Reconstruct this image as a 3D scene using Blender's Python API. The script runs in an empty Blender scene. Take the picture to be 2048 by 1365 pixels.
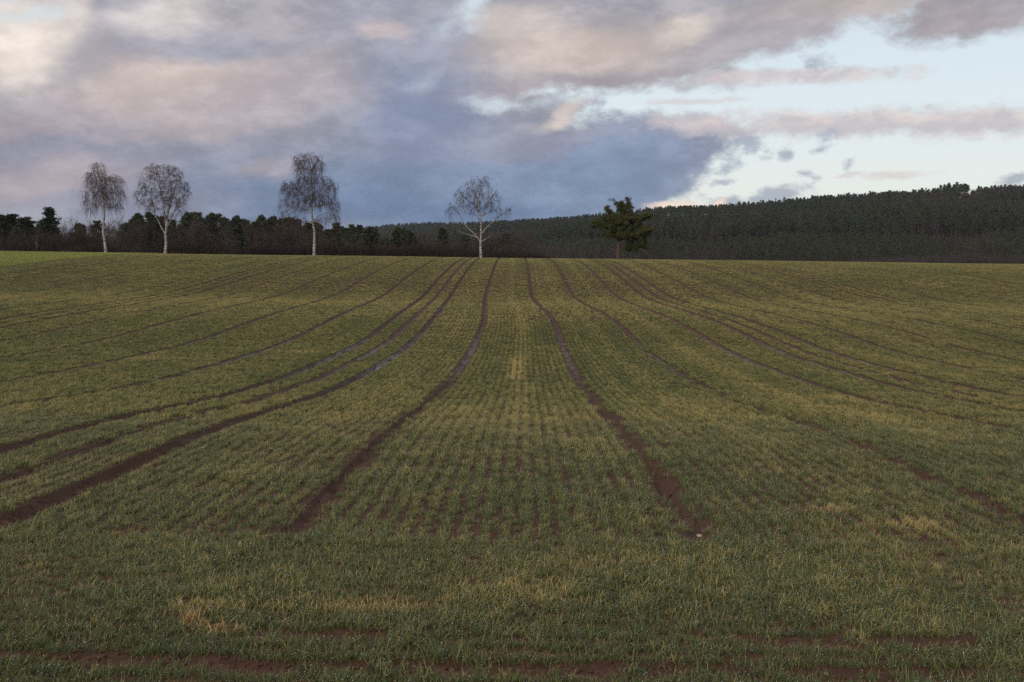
import bpy, math, random
import numpy as np
from mathutils import Vector

random.seed(7)
RNG = np.random.default_rng(7)
S = bpy.context.scene
COL = S.collection
PI = math.pi

# ------------------------------------------------------------------ camera
F = 1991.1            # focal length in photo pixels (35 mm lens, photo 2048 px wide)
CX, CY = 1050.0, 510.0   # where the row direction (+Y) and the horizon fall in the photo
ZC = 2.1              # eye height above the headland
cam_d = bpy.data.cameras.new('camera')
cam = bpy.data.objects.new('camera', cam_d)
COL.objects.link(cam)
cam.location = (0, 0, ZC)
cam.rotation_euler = (PI / 2, 0, 0)
cam_d.lens = 35.0
cam_d.sensor_width = 36.0
cam_d.shift_x = (1024.0 - CX) / 2048.0
cam_d.shift_y = (CY - 682.5) / 2048.0
cam_d.clip_start = 0.1
cam_d.clip_end = 20000
S.camera = cam


def at(px, d, py=None):
    """world X (and Z) of a photo position at distance d along the rows"""
    x = (px - CX) / F * d
    if py is None:
        return x
    return x, ZC + (CY - py) / F * d


def lin(c):
    c = c / 255.0
    return c / 12.92 if c <= 0.04045 else ((c + 0.055) / 1.055) ** 2.4


def rgb(r, g, b, a=1.0):
    return (lin(r), lin(g), lin(b), a)


# ------------------------------------------------------------------ render look
S.render.engine = 'CYCLES'
S.view_settings.view_transform = 'Standard'
S.view_settings.look = 'None'
S.view_settings.exposure = 0.12
S.view_settings.gamma = 1.0
S.view_settings.use_curve_mapping = False
S.cycles.use_denoising = False
S.cycles.max_bounces = 6
S.cycles.diffuse_bounces = 3
S.cycles.glossy_bounces = 2
S.cycles.transmission_bounces = 3
S.cycles.transparent_max_bounces = 4
S.cycles.sample_clamp_indirect = 4.0
S.cycles.caustics_reflective = False
S.cycles.caustics_refractive = False

# ------------------------------------------------------------------ sun
SUN_EL, SUN_AZ = math.radians(25), math.radians(205)   # azimuth clockwise from +Y: behind, a little left
sd = bpy.data.lights.new('sun', 'SUN')
sd.energy = 1.5
sd.angle = math.radians(12)
sd.color = (1.0, 0.86, 0.70)
sun = bpy.data.objects.new('sun', sd)
COL.objects.link(sun)
sv = Vector((math.sin(SUN_AZ) * math.cos(SUN_EL), math.cos(SUN_AZ) * math.cos(SUN_EL), math.sin(SUN_EL)))
sun.rotation_euler = sv.to_track_quat('Z', 'Y').to_euler()
sun.location = (0, -20, 30)

# ------------------------------------------------------------------ sky (world)
SKY_STRENGTH = 0.10
world = bpy.data.worlds.new('World')
S.world = world
world.use_nodes = True
WN = world.node_tree
WN.nodes.clear()


class G:
    """small helper to write node graphs as expressions"""

    def __init__(self, tree):
        self.t = tree

    def n(self, typ, **kw):
        nd = self.t.nodes.new(typ)
        for k, v in kw.items():
            setattr(nd, k, v)
        return nd

    def put(self, sock, v):
        if isinstance(v, bpy.types.NodeSocket):
            self.t.links.new(v, sock)
        elif v is not None:
            try:
                sock.default_value = v
            except Exception:
                sock.default_value = tuple(v)[:3]

    def m(self, op, a, b=None, c=None, clamp=False):
        nd = self.n('ShaderNodeMath', operation=op)
        nd.use_clamp = clamp
        self.put(nd.inputs[0], a)
        if b is not None:
            self.put(nd.inputs[1], b)
        if c is not None:
            self.put(nd.inputs[2], c)
        return nd.outputs[0]

    def v(self, op, a, b=None, scale=None):
        nd = self.n('ShaderNodeVectorMath', operation=op)
        self.put(nd.inputs[0], a)
        if b is not None:
            self.put(nd.inputs[1], b)
        if scale is not None:
            self.put(nd.inputs['Scale'], scale)
        return nd.outputs['Value'] if op in ('LENGTH', 'DOT_PRODUCT', 'DISTANCE') else nd.outputs[0]

    def xyz(self, x, y, z=0.0):
        nd = self.n('ShaderNodeCombineXYZ')
        for s, v in zip(nd.inputs, (x, y, z)):
            self.put(s, v)
        return nd.outputs[0]

    def sep(self, v):
        nd = self.n('ShaderNodeSeparateXYZ')
        self.put(nd.inputs[0], v)
        return nd.outputs

    def noise(self, vec, scale, detail=3.0, rough=0.5, color=False, dist=0.0):
        nd = self.n('ShaderNodeTexNoise')
        self.put(nd.inputs['Vector'], vec)
        nd.inputs['Scale'].default_value = scale
        nd.inputs['Detail'].default_value = detail
        nd.inputs['Roughness'].default_value = rough
        nd.inputs['Distortion'].default_value = dist
        return nd.outputs['Color'] if color else nd.outputs['Fac']

    def mix(self, f, a, b, blend='MIX'):
        nd = self.n('ShaderNodeMix', data_type='RGBA', blend_type=blend)
        self.put(nd.inputs[0], f)
        self.put(nd.inputs[6], a)
        self.put(nd.inputs[7], b)
        return nd.outputs[2]

    def ramp(self, v, lo, hi, a=0.0, b=1.0, smooth=True):
        nd = self.n('ShaderNodeMapRange')
        nd.interpolation_type = 'SMOOTHSTEP' if smooth else 'LINEAR'
        self.put(nd.inputs[0], v)
        for i, x in enumerate((lo, hi, a, b)):
            self.put(nd.inputs[1 + i], x)
        return nd.outputs[0]

    def mapping(self, vec, loc=(0, 0, 0), rot=(0, 0, 0), scale=(1, 1, 1), typ='POINT'):
        nd = self.n('ShaderNodeMapping', vector_type=typ)
        self.put(nd.inputs[0], vec)
        nd.inputs[1].default_value = loc
        nd.inputs[2].default_value = rot
        nd.inputs[3].default_value = scale
        return nd.outputs[0]


g = G(WN)


def ang(px, py):
    """photo position -> azimuth / elevation of that direction, in units of a photo pixel's angle"""
    t, s = (px - CX) / F, (CY - py) / F
    return math.atan(t) * F, math.atan(s / math.sqrt(1 + t * t)) * F


tc = g.n('ShaderNodeTexCoord')
DIR = tc.outputs['Generated']
dx, dy, dz = g.sep(DIR)
azn = g.m('MULTIPLY', g.m('ARCTAN2', dx, dy), F)
hyp = g.m('SQRT', g.m('ADD', g.m('MULTIPLY', dx, dx), g.m('MULTIPLY', dy, dy)))
eln = g.m('MULTIPLY', g.m('ARCTAN2', dz, hyp), F)
P0 = g.xyz(azn, eln, 0.0)

# domain warps: the clouds lean up to the left, so noise is stretched along that diagonal
Q = g.mapping(P0, rot=(0, 0, math.radians(-26)), scale=(1 / 420.0, 1 / 210.0, 1))
w1 = g.v('MULTIPLY', g.v('SUBTRACT', g.noise(Q, 1.3, 2.0, 0.5, True), (0.5, 0.5, 0.5)), (1, 1, 0))
w2 = g.v('MULTIPLY', g.v('SUBTRACT', g.noise(Q, 5.0, 5.0, 0.62, True), (0.5, 0.5, 0.5)), (1, 1, 0))
w3 = g.v('MULTIPLY', g.v('SUBTRACT', g.noise(g.mapping(P0, rot=(0, 0, math.radians(-20)), scale=(1 / 60.0, 1 / 42.0, 1)), 1.0, 5.0, 0.68, True), (0.5, 0.5, 0.5)), (1, 1, 0))
Pw = g.v('ADD', g.v('ADD', g.v('ADD', P0, g.v('SCALE', w1, scale=130.0)), g.v('SCALE', w2, scale=52.0)), g.v('SCALE', w3, scale=16.0))
Pf = g.v('ADD', g.v('ADD', P0, g.v('SCALE', w2, scale=16.0)), g.v('SCALE', w3, scale=24.0))     # lighter warp for small clouds
N_big = g.noise(g.v('ADD', Q, (7.3, 2.1, 0)), 2.6, 8.0, 0.60)
N_fine = g.noise(g.v('ADD', Q, (1.3, 5.1, 0)), 9.0, 6.0, 0.6)
N_wisp = g.noise(g.mapping(P0, loc=(3.3, 8.1, 0), rot=(0, 0, math.radians(-25)), scale=(1 / 52.0, 1 / 34.0, 1)), 1.0, 6.0, 0.66)


def dist(px, py, rx, ry, rot=0.0, P=None):
    """normalised elliptical distance from a direction; rot in degrees, positive = rising to the right"""
    a, e = ang(px, py)
    m = g.mapping(P if P is not None else Pw, loc=(a, e, 0), rot=(0, 0, math.radians(rot)), scale=(rx, ry, 1.0), typ='TEXTURE')
    return g.v('LENGTH', m)


def after(P, prev):
    """the same point, evaluated after prev (keeps the long chain of patches within the shader's stack)"""
    nd = g.n('ShaderNodeVectorMath', operation='MULTIPLY_ADD')
    g.put(nd.inputs[0], prev)
    nd.inputs[1].default_value = (1e-9, 1e-9, 1e-9)
    g.put(nd.inputs[2], P)
    return nd.outputs[0]


def field(ells, prev):
    out = None
    for e in ells:
        f = g.m('SUBTRACT', 1.0, dist(*e, P=after(Pw, out if out is not None else prev)))
        # scale to a comparable softness: multiply by the small radius
        f = g.m('MULTIPLY', f, min(e[2], e[3]) / 100.0)
        out = f if out is None else g.m('SMOOTH_MAX', out, f, 0.15)
    return out


def C(r, g_, b):
    k = 1.0 / SKY_STRENGTH
    return (lin(r) * k, lin(g_) * k, lin(b) * k, 1)


# --- clear sky
nis = g.n('ShaderNodeTexSky', sky_type='NISHITA')
nis.sun_disc = False
nis.sun_elevation = SUN_EL
nis.sun_rotation = SUN_AZ
nis.altitude = 300
nis.air_density = 1.0
nis.dust_density = 1.6
nis.ozone_density = 1.2
NIS_GAIN = 1.0
nisc = g.v('SCALE', nis.outputs[0], scale=NIS_GAIN)
# thin bright veil of evening haze low over the clear part of the sky
veil = g.ramp(eln, 0, 1300, 0.95, 0.30)
clear_lo = g.mix(g.ramp(eln, 40, 330), C(232, 235, 228), C(221, 232, 236))
clear = g.mix(veil, nisc, clear_lo)

# --- colour of the big clouds, as broad soft patches
cl = g.mix(g.ramp(N_big, 0.3, 0.7), C(143, 146, 161), C(168, 165, 173))
PAINT = [
    # px, py, rx, ry, rot, colour, weight
    (750, 400, 620, 130, 0, (113, 131, 160), 0.95),
    (1180, 360, 340, 130, 10, (124, 142, 170), 0.95),
    (850, 200, 190, 170, 30, (130, 142, 170), 0.92),
    (330, 170, 380, 120, 18, (188, 176, 176), 0.9),
    (330, 150, 160, 55, 20, (203, 189, 183), 0.8),
    (560, 200, 200, 70, 12, (184, 173, 177), 0.75),
    (440, 72, 240, 40, 4, (153, 155, 170), 0.85),
    (310, 20, 130, 34, 12, (214, 206, 203), 0.85),
    (60, 250, 240, 60, 10, (158, 150, 160), 0.7),
    (160, 300, 380, 34, 6, (134, 137, 157), 0.8),
    (90, 365, 230, 52, 6, (170, 158, 164), 0.85),
    (520, 340, 90, 30, 10, (166, 159, 168), 0.8),
    (260, 415, 260, 26, 0, (144, 143, 160), 0.7),
    (150, 70, 90, 60, 50, (186, 180, 184), 0.75),
    (45, 85, 90, 75, 40, (232, 221, 211), 0.95),
    (10, 10, 90, 26, 0, (216, 208, 203), 0.8),
    (770, 30, 180, 60, 0, (160, 160, 176), 0.7),
    (780, 48, 60, 26, 0, (198, 186, 186), 0.8),
    (890, 90, 80, 70, 60, (134, 147, 176), 0.9),
    (1160, 90, 330, 84, 0, (196, 183, 177), 0.95),
    (1040, 30, 120, 60, 0, (209, 198, 192), 0.8),
    (1390, 45, 90, 28, 0, (223, 211, 200), 0.8),
    (1190, 166, 350, 32, 4, (161, 152, 160), 0.9),
    (1540, 70, 220, 70, 12, (168, 163, 170), 0.95),
    (1760, 10, 300, 40, 0, (182, 172, 170), 0.85),
    (1940, 55, 200, 40, 0, (164, 157, 162), 0.9),
    (1080, 290, 130, 40, 8, (148, 148, 166), 0.8),
    (1110, 232, 60, 22, 25, (218, 206, 197), 0.85),
    (920, 430, 260, 40, 0, (104, 125, 158), 0.88),
    (640, 425, 220, 40, 0, (110, 128, 160), 0.75),
]
for px, py, rx, ry, rot, c, wgt in PAINT:
    d = dist(px, py, rx, ry, rot, P=after(Pw, cl))
    cl = g.mix(g.m('MULTIPLY', g.ramp(d, 1.35, 0.1), wgt), cl, C(*c))
# the cream-lit cloud at the upper left ends in a crisp edge
cl = g.mix(g.m('MULTIPLY', g.ramp(dist(-10, -5, 160, 128, 0, P=after(Pf, cl)), 1.08, 0.84), 0.6), cl, C(230, 219, 210))
# soft relief inside the clouds
relief = g.m('ADD', g.m('MULTIPLY_ADD', g.m('SUBTRACT', N_big, 0.5), 0.28, 0.96), g.ramp(g.m('ADD', N_big, g.m('MULTIPLY', N_fine, 0.35)), 0.58, 0.82, 0.0, 0.13))
relief = g.m('MULTIPLY', relief, g.m('MULTIPLY_ADD', g.m('SUBTRACT', N_fine, 0.5), 0.15, 1.0))
relief = g.m('MULTIPLY', relief, g.m('MULTIPLY_ADD', g.m('SUBTRACT', N_wisp, 0.5), 0.09, 1.0))
cl = g.v('SCALE', cl, scale=relief)

# --- where the big clouds are
lower = field([
    (250, 360, 1100, 240, 0), (880, 390, 440, 190, 0), (1190, 345, 310, 96, 14), (1030, 440, 300, 130, 0), (780, 250, 330, 150, 30),
    (1240, 305, 170, 64, 0), (1405, 292, 95, 32, 14), (1150, 430, 200, 60, 0), (1330, 355, 110, 56, 24), (1050, 225, 150, 50, 0),
], cl)
upper = field([
    (420, 70, 480, 200, 16), (700, 0, 330, 200, 0), (1160, 60, 320, 140, 2), (1450, 40, 290, 118, 10), (1700, -20, 340, 74, 4),
    (1960, 30, 210, 66, 4), (110, 190, 200, 140, 20),
], lower)
rest_az = g.ramp(g.m('ABSOLUTE', azn), 1150, 1700)
rest_el = g.ramp(eln, 520, 800)
outside = g.m('MAXIMUM', rest_az, rest_el)
N_glob = g.noise(g.mapping(DIR, scale=(1.0, 1.0, 2.2)), 2.2, 5.0, 0.55)
glob = g.m('MULTIPLY', g.m('SUBTRACT', N_glob, 0.46), 4.0)
wis = g.m('ADD', g.m('MULTIPLY', g.m('SUBTRACT', N_fine, 0.5), 0.45), g.m('MULTIPLY', g.m('SUBTRACT', N_wisp, 0.5), 0.42))
m_lo = g.ramp(g.m('ADD', lower, wis), -0.05, 0.26)
m_up = g.ramp(g.m('ADD', upper, wis), -0.06, 0.36)
mask_in = g.m('MAXIMUM', m_lo, m_up)
mask_out = g.ramp(glob, -0.25, 0.45)
mask = g.n('ShaderNodeMix', data_type='FLOAT')
g.put(mask.inputs[0], outside); g.put(mask.inputs[2], mask_in); g.put(mask.inputs[3], mask_out)
mask = mask.outputs[0]
cl = g.mix(g.m('MULTIPLY', outside, 0.85), cl, g.mix(g.ramp(N_glob, 0.4, 0.75), C(198, 192, 190), C(170, 168, 176)))
# openings through the big clouds where the sky shows
for px, py, rx, ry, rot, wgt in [(948, 8, 34, 50, -15, 0.95), (893, 52, 36, 18, 40, 0.4), (842, 168, 36, 20, 20, 0.25), (982, 210, 50, 18, -4, 0.7), (1090, 205, 60, 14, 8, 0.45),
                                 (74, 28, 62, 18, 10, 0.8), (1060, 188, 40, 10, 20, 0.35), (1180, 192, 60, 12, 10, 0.5)]:
    d = g.m('ADD', dist(px, py, rx, ry, rot, P=after(Pf, mask)), g.m('MULTIPLY', g.m('SUBTRACT', N_wisp, 0.5), 2.6))
    mask = g.m('MULTIPLY', mask, g.m('SUBTRACT', 1.0, g.m('MULTIPLY', g.ramp(d, 1.5, -0.1), wgt)))
sky = g.mix(mask, clear, cl)

# --- thin rose stripes and grey scraps over the clear part
def small(sky, ells, col, amp, e0, e1, op, P=None, k=1.0):
    f = None
    for e in ells:
        q = g.m('SUBTRACT', 1.0, dist(*e, P=after(Pf, f if f is not None else sky)))
        f = q if f is None else g.m('MAXIMUM', f, q)
    f = g.m('ADD', f, g.m('MULTIPLY', g.m('SUBTRACT', N_wisp, 0.5), amp))
    return g.mix(g.m('MULTIPLY', g.ramp(f, e0, e1), op), sky, col)


stripe = g.mix(g.ramp(N_fine, 0.35, 0.65), C(190, 184, 190), C(216, 203, 200))
stripe = g.mix(g.ramp(dist(1700, 262, 520, 16, -1, P=after(Pf, sky)), 1.3, 0.2), stripe, C(190, 184, 190))
sky = small(sky, [(1690, 246, 420, 38, -1), (1950, 245, 290, 40, -2), (1400, 252, 170, 30, -3)], stripe, 1.5, 0.0, 0.75, 0.88)
sky = small(sky, [(1640, 151, 250, 21, -1), (1480, 152, 140, 20, 2), (1560, 155, 130, 22, 0)], stripe, 1.7, 0.0, 0.8, 0.8)
sky = small(sky, [(1385, 201, 130, 10, 0)], C(208, 200, 202), 1.4, 0.0, 0.9, 0.8)
sky = small(sky, [(1790, 350, 100, 12, 2), (1700, 352, 50, 6, 4)], C(214, 205, 203), 1.7, 0.0, 0.9, 0.75)
grey = C(163, 172, 187)
sky = small(sky, [(1572, 309, 24, 18, 10), (1655, 268, 36, 26, 40), (1632, 126, 40, 24, 0), (1530, 312, 26, 18, 30), (1610, 350, 38, 14, -15), (1500, 292, 60, 28, 10),
                  (1640, 300, 40, 14, 20), (1455, 330, 46, 28, 20), (1700, 330, 16, 26, -30), (1445, 362, 40, 14, 10)], grey, 2.6, 0.1, 1.1, 0.9)
sky = small(sky, [(1545, 396, 100, 24, 10), (1460, 404, 66, 14, 5), (2035, 356, 40, 14, 8), (1700, 392, 30, 8, 0)], C(164, 172, 184), 1.9, 0.0, 0.7, 0.9)
sky = small(sky, [(1345, 414, 72, 14, 3), (1437, 410, 30, 13, 30)], C(246, 224, 207), 1.3, 0.0, 0.8, 0.9)
bg = g.n('ShaderNodeBackground')
g.put(bg.inputs[0], sky)
bg.inputs[1].default_value = SKY_STRENGTH
wo = g.n('ShaderNodeOutputWorld')
WN.links.new(bg.outputs[0], wo.inputs[0])
world.cycles.sampling_method = 'MANUAL'
world.cycles.sample_map_resolution = 512


# ------------------------------------------------------------------ helpers
def hash2(ix, iy, seed):
    h = (ix.astype(np.int64) * 374761393 + iy.astype(np.int64) * 668265263 + seed * 974634777) & 0xFFFFFFFF
    h = ((h ^ (h >> 13)) * 1274126177) & 0xFFFFFFFF
    h = h ^ (h >> 16)
    return (h & 0xFFFFFF) / float(0xFFFFFF)


def vnoise(x, y, seed=0):
    x = np.asarray(x, float); y = np.asarray(y, float)
    ix, iy = np.floor(x), np.floor(y)
    fx, fy = x - ix, y - iy
    fx = fx * fx * (3 - 2 * fx); fy = fy * fy * (3 - 2 * fy)
    a, b = hash2(ix, iy, seed), hash2(ix + 1, iy, seed)
    c, d = hash2(ix, iy + 1, seed), hash2(ix + 1, iy + 1, seed)
    return (a * (1 - fx) + b * fx) * (1 - fy) + (c * (1 - fx) + d * fx) * fy


def fbm(x, y, seed=0, octv=4, gain=0.5):
    s, a, t = 0.0, 1.0, 0.0
    for k in range(octv):
        s = s + a * vnoise(np.asarray(x) * 2 ** k, np.asarray(y) * 2 ** k, seed + k * 17)
        t += a
        a *= gain
    return s / t


def smooth_curve(pts):
    """monotone-ish cubic through points"""
    xs = np.array([p[0] for p in pts], float); ys = np.array([p[1] for p in pts], float)
    dl = np.diff(ys) / np.diff(xs)
    m = np.empty_like(ys)
    m[0], m[-1] = dl[0], dl[-1]
    for i in range(1, len(ys) - 1):
        m[i] = 0 if dl[i - 1] * dl[i] <= 0 else 2 * dl[i - 1] * dl[i] / (dl[i - 1] + dl[i])

    def f(x):
        x = np.clip(np.asarray(x, float), xs[0], xs[-1])
        i = np.clip(np.searchsorted(xs, x) - 1, 0, len(xs) - 2)
        h = xs[i + 1] - xs[i]
        t = (x - xs[i]) / h
        return ((2 * t ** 3 - 3 * t ** 2 + 1) * ys[i] + (t ** 3 - 2 * t ** 2 + t) * h * m[i]
                + (-2 * t ** 3 + 3 * t ** 2) * ys[i + 1] + (t ** 3 - t ** 2) * h * m[i + 1])
    return f


def sstep(a, b, x):
    t = np.clip((np.asarray(x, float) - a) / (b - a), 0, 1)
    return t * t * (3 - 2 * t)


def np_mesh(name, verts, faces, attrs=None, smooth=False, mat_idx=None):
    """faces: list of int arrays (M,k) of any k; attrs: {name: per-vertex float array}"""
    me = bpy.data.meshes.new(name)
    verts = np.asarray(verts, np.float32).reshape(-1, 3)
    me.vertices.add(len(verts))
    me.vertices.foreach_set('co', verts.ravel())
    if not isinstance(faces, (list, tuple)):
        faces = [faces]
    faces = [np.asarray(f, np.int32) for f in faces if len(f)]
    if faces:
        loops = np.concatenate([f.ravel() for f in faces])
        tot = np.concatenate([np.full(len(f), f.shape[1], np.int32) for f in faces])
        start = np.concatenate([[0], np.cumsum(tot)[:-1]]).astype(np.int32)
        me.loops.add(len(loops))
        me.loops.foreach_set('vertex_index', loops)
        me.polygons.add(len(tot))
        me.polygons.foreach_set('loop_start', start)
        me.polygons.foreach_set('loop_total', tot)
        if smooth:
            me.polygons.foreach_set('use_smooth', np.ones(len(tot), bool))
        if mat_idx is not None:
            me.polygons.foreach_set('material_index', np.asarray(mat_idx, np.int32))
    for k, v in (attrs or {}).items():
        a = me.attributes.new(k, 'FLOAT', 'POINT')
        a.data.foreach_set('value', np.asarray(v, np.float32).ravel())
    me.update(calc_edges=True)
    me.validate()
    return me


def strands(P, R, sides=3, rng=None):
    """P (N,K,3) centre lines, R (N,K) radii -> verts, quads (tubes with closed tips not needed)"""
    P = np.asarray(P, float); R = np.asarray(R, float)
    N, K, _ = P.shape
    T = np.gradient(P, axis=1) if K > 2 else np.repeat((P[:, 1:] - P[:, :1]), 2, axis=1)
    T /= np.linalg.norm(T, axis=2, keepdims=True) + 1e-9
    ref = np.where(np.abs(T[:, :1, 2:3]) > 0.9, np.array([[[1.0, 0, 0]]]), np.array([[[0, 0, 1.0]]]))
    ref = np.repeat(ref, K, axis=1)
    A = np.cross(T, ref)
    A /= np.linalg.norm(A, axis=2, keepdims=True) + 1e-9
    B = np.cross(T, A)
    ph = np.arange(sides) * 2 * PI / sides
    V = P[:, :, None, :] + R[:, :, None, None] * (A[:, :, None, :] * np.cos(ph)[None, None, :, None] + B[:, :, None, :] * np.sin(ph)[None, None, :, None])
    idx = np.arange(N * K * sides).reshape(N, K, sides)
    a = idx[:, :-1, :]; b = np.roll(a, -1, axis=2)
    c = idx[:, 1:, :]; d = np.roll(c, -1, axis=2)
    Fq = np.stack([a, b, d, c], axis=-1).reshape(-1, 4)
    return V.reshape(-1, 3), Fq


def obj(name, me, mat=None, parent=None, loc=None, kind=None, label=None, cat=None, group=None):
    o = bpy.data.objects.new(name, me)
    COL.objects.link(o)
    if mat is not None and me is not None:
        for mm in (mat if isinstance(mat, (list, tuple)) else [mat]):
            me.materials.append(mm)
    if parent is not None:
        o.parent = parent
    if loc is not None:
        o.location = loc
    tag(o, kind, label, cat, group)
    return o


def tag(o, kind=None, label=None, cat=None, group=None):
    if kind: o['kind'] = kind
    if label: o['label'] = label
    if cat: o['category'] = cat
    if group: o['group'] = group


def thing(name, loc, rz, label, cat, group=None):
    o = bpy.data.objects.new(name, None)
    COL.objects.link(o)
    o.empty_display_size = 0.2
    o.location = loc
    o.rotation_euler = (0, 0, rz)
    tag(o, None, label, cat, group)
    return o


def dup(root, loc, rz, sc, label=None, group=None):
    r = root.copy()
    COL.objects.link(r)
    r.location = loc
    r.rotation_euler = (0, 0, rz)
    r.scale = sc if isinstance(sc, tuple) else (sc, sc, sc)
    if label:
        r['label'] = label
    if group:
        r['group'] = group
    for ch in list(root.children):
        c = ch.copy()
        COL.objects.link(c)
        c.parent = r
    return r


# ------------------------------------------------------------------ materials
def mat(name):
    m = bpy.data.materials.new(name)
    m.use_nodes = True
    t = m.node_tree
    b = t.nodes['Principled BSDF']
    return m, G(t), b


def attr(g, name, typ='GEOMETRY'):
    nd = g.n('ShaderNodeAttribute')
    nd.attribute_type = typ
    nd.attribute_name = name
    return nd.outputs['Fac']


def bump(g, b, h, strength=0.5, dist_=0.02):
    bn = g.n('ShaderNodeBump')
    bn.inputs['Strength'].default_value = strength
    bn.inputs['Distance'].default_value = dist_
    g.put(bn.inputs['Height'], h)
    g.t.links.new(bn.outputs[0], b.inputs['Normal'])


def soil_mat(name, wet=0.0):
    m, g, b = mat(name)
    pos = g.n('ShaderNodeNewGeometry').outputs['Position']
    n1 = g.noise(pos, 1.1, 4, 0.6)
    n2 = g.noise(pos, 22.0, 4, 0.65)
    c = g.mix(g.ramp(n2, 0.3, 0.7), (0.052, 0.026, 0.015, 1), (0.122, 0.060, 0.036, 1))
    c = g.mix(g.ramp(n1, 0.35, 0.7), c, (0.074, 0.036, 0.022, 1))
    g.put(b.inputs['Base Color'], c)
    if wet:
        # soil along the dip of the field is wet: smoother, so it mirrors the sky
        w = attr(g, 'wet')
        n3 = g.noise(g.mapping(pos, scale=(1.5, 0.5, 1)), 2.0, 3, 0.6)
        wf = g.m('MULTIPLY', w, g.ramp(n3, 0.25, 0.6))
        g.put(b.inputs['Roughness'], g.m('SUBTRACT', 0.95, g.m('MULTIPLY', wf, 0.55)))
        b.inputs['Specular IOR Level'].default_value = 0.35
    else:
        b.inputs['Roughness'].default_value = 0.95
        b.inputs['Specular IOR Level'].default_value = 0.25
    bump(g, b, n2, 0.6, 0.02)
    return m


M_soil = soil_mat('red_brown_soil')
M_rut = soil_mat('rut_soil', 1.0)


def wheat_mat(name, inst=True, green=(0.108, 0.138, 0.048), dry=(0.50, 0.405, 0.155)):
    m, g, b = mat(name)
    tip = attr(g, 'tip')
    br = attr(g, 'blade')
    d = attr(g, 'dry', 'INSTANCER') if inst else g.m('ADD', 0.3, 0.0)
    tone = attr(g, 'tone', 'INSTANCER') if inst else g.m('ADD', 0.5, 0.0)
    gcol = g.mix(br, tuple(green) + (1,), (green[0] * 1.7, green[1] * 1.45, green[2] * 1.3, 1))
    gcol = g.mix(tone, gcol, g.mix(0.5, gcol, (0.078, 0.122, 0.060, 1)))
    # yellowing: works down from the tips; whole blades where it is strong
    y = g.m('ADD', g.m('MULTIPLY', g.m('POWER', tip, 1.6), 0.55), g.m('MULTIPLY', br, 0.72))
    y = g.m('ADD', y, g.m('MULTIPLY_ADD', d, 1.25, -0.87))
    col = g.mix(g.ramp(y, 0.0, 0.75), gcol, tuple(dry) + (1,))
    g.put(b.inputs['Base Color'], col)
    b.inputs['Roughness'].default_value = 0.5
    b.inputs['Specular IOR Level'].default_value = 0.3
    tr = g.n('ShaderNodeBsdfTranslucent')
    g.put(tr.inputs[0], col)
    mx = g.n('ShaderNodeMixShader')
    mx.inputs[0].default_value = 0.3
    out = [n for n in g.t.nodes if n.type == 'OUTPUT_MATERIAL'][0]
    g.t.links.new(b.outputs[0], mx.inputs[1])
    g.t.links.new(tr.outputs[0], mx.inputs[2])
    g.t.links.new(mx.outputs[0], out.inputs[0])
    return m


M_wheat = wheat_mat('wheat_leaf')
M_crop_sun_tint = wheat_mat('sun_tinted_crop_leaf', True, (0.235, 0.275, 0.065), (0.42, 0.40, 0.12))  # leaf colour raised: sunlight on the neighbouring field is painted into it
m, g_, b = mat('straw'); M_straw = m
br = attr(g_, 'blade')
g_.put(b.inputs['Base Color'], g_.mix(br, (0.27, 0.145, 0.050, 1), (0.52, 0.36, 0.16, 1)))
b.inputs['Roughness'].default_value = 0.6
m, g_, b = mat('dew'); M_dew = m
b.inputs['Base Color'].default_value = (0.75, 0.82, 0.9, 1)  # pale bluish base paints the sky sparkle into the drops
b.inputs['Roughness'].default_value = 0.12
b.inputs['Specular IOR Level'].default_value = 0.8
m, g_, b = mat('puddle_water'); M_water = m
b.inputs['Base Color'].default_value = (0.03, 0.022, 0.018, 1)
b.inputs['Roughness'].default_value = 0.04
b.inputs['IOR'].default_value = 1.33
b.inputs['Specular IOR Level'].default_value = 0.5
m, g_, b = mat('pale_stone'); M_stone = m
pos = g_.n('ShaderNodeNewGeometry').outputs['Position']
g_.put(b.inputs['Base Color'], g_.mix(g_.noise(pos, 40, 4), (0.40, 0.30, 0.22, 1), (0.55, 0.45, 0.36, 1)))
b.inputs['Roughness'].default_value = 0.8


def birch_bark():
    m, g, b = mat('birch_bark')
    tcn = g.n('ShaderNodeTexCoord').outputs['Object']
    n = g.noise(g.mapping(tcn, scale=(2.0, 2.0, 5.5)), 1.6, 4, 0.65)
    dark = g.ramp(n, 0.51, 0.57)
    th = attr(g, 'thin')
    c = g.mix(g.noise(tcn, 3.0, 3), (0.27, 0.24, 0.22, 1), (0.46, 0.425, 0.395, 1))
    c = g.mix(g.m('MULTIPLY', dark, 0.92), c, (0.035, 0.028, 0.025, 1))
    c = g.mix(th, c, (0.13, 0.085, 0.070, 1))
    g.put(b.inputs['Base Color'], c)
    b.inputs['Roughness'].default_value = 0.75
    bump(g, b, n, 0.4, 0.02)
    return m


M_birch = birch_bark()


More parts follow.
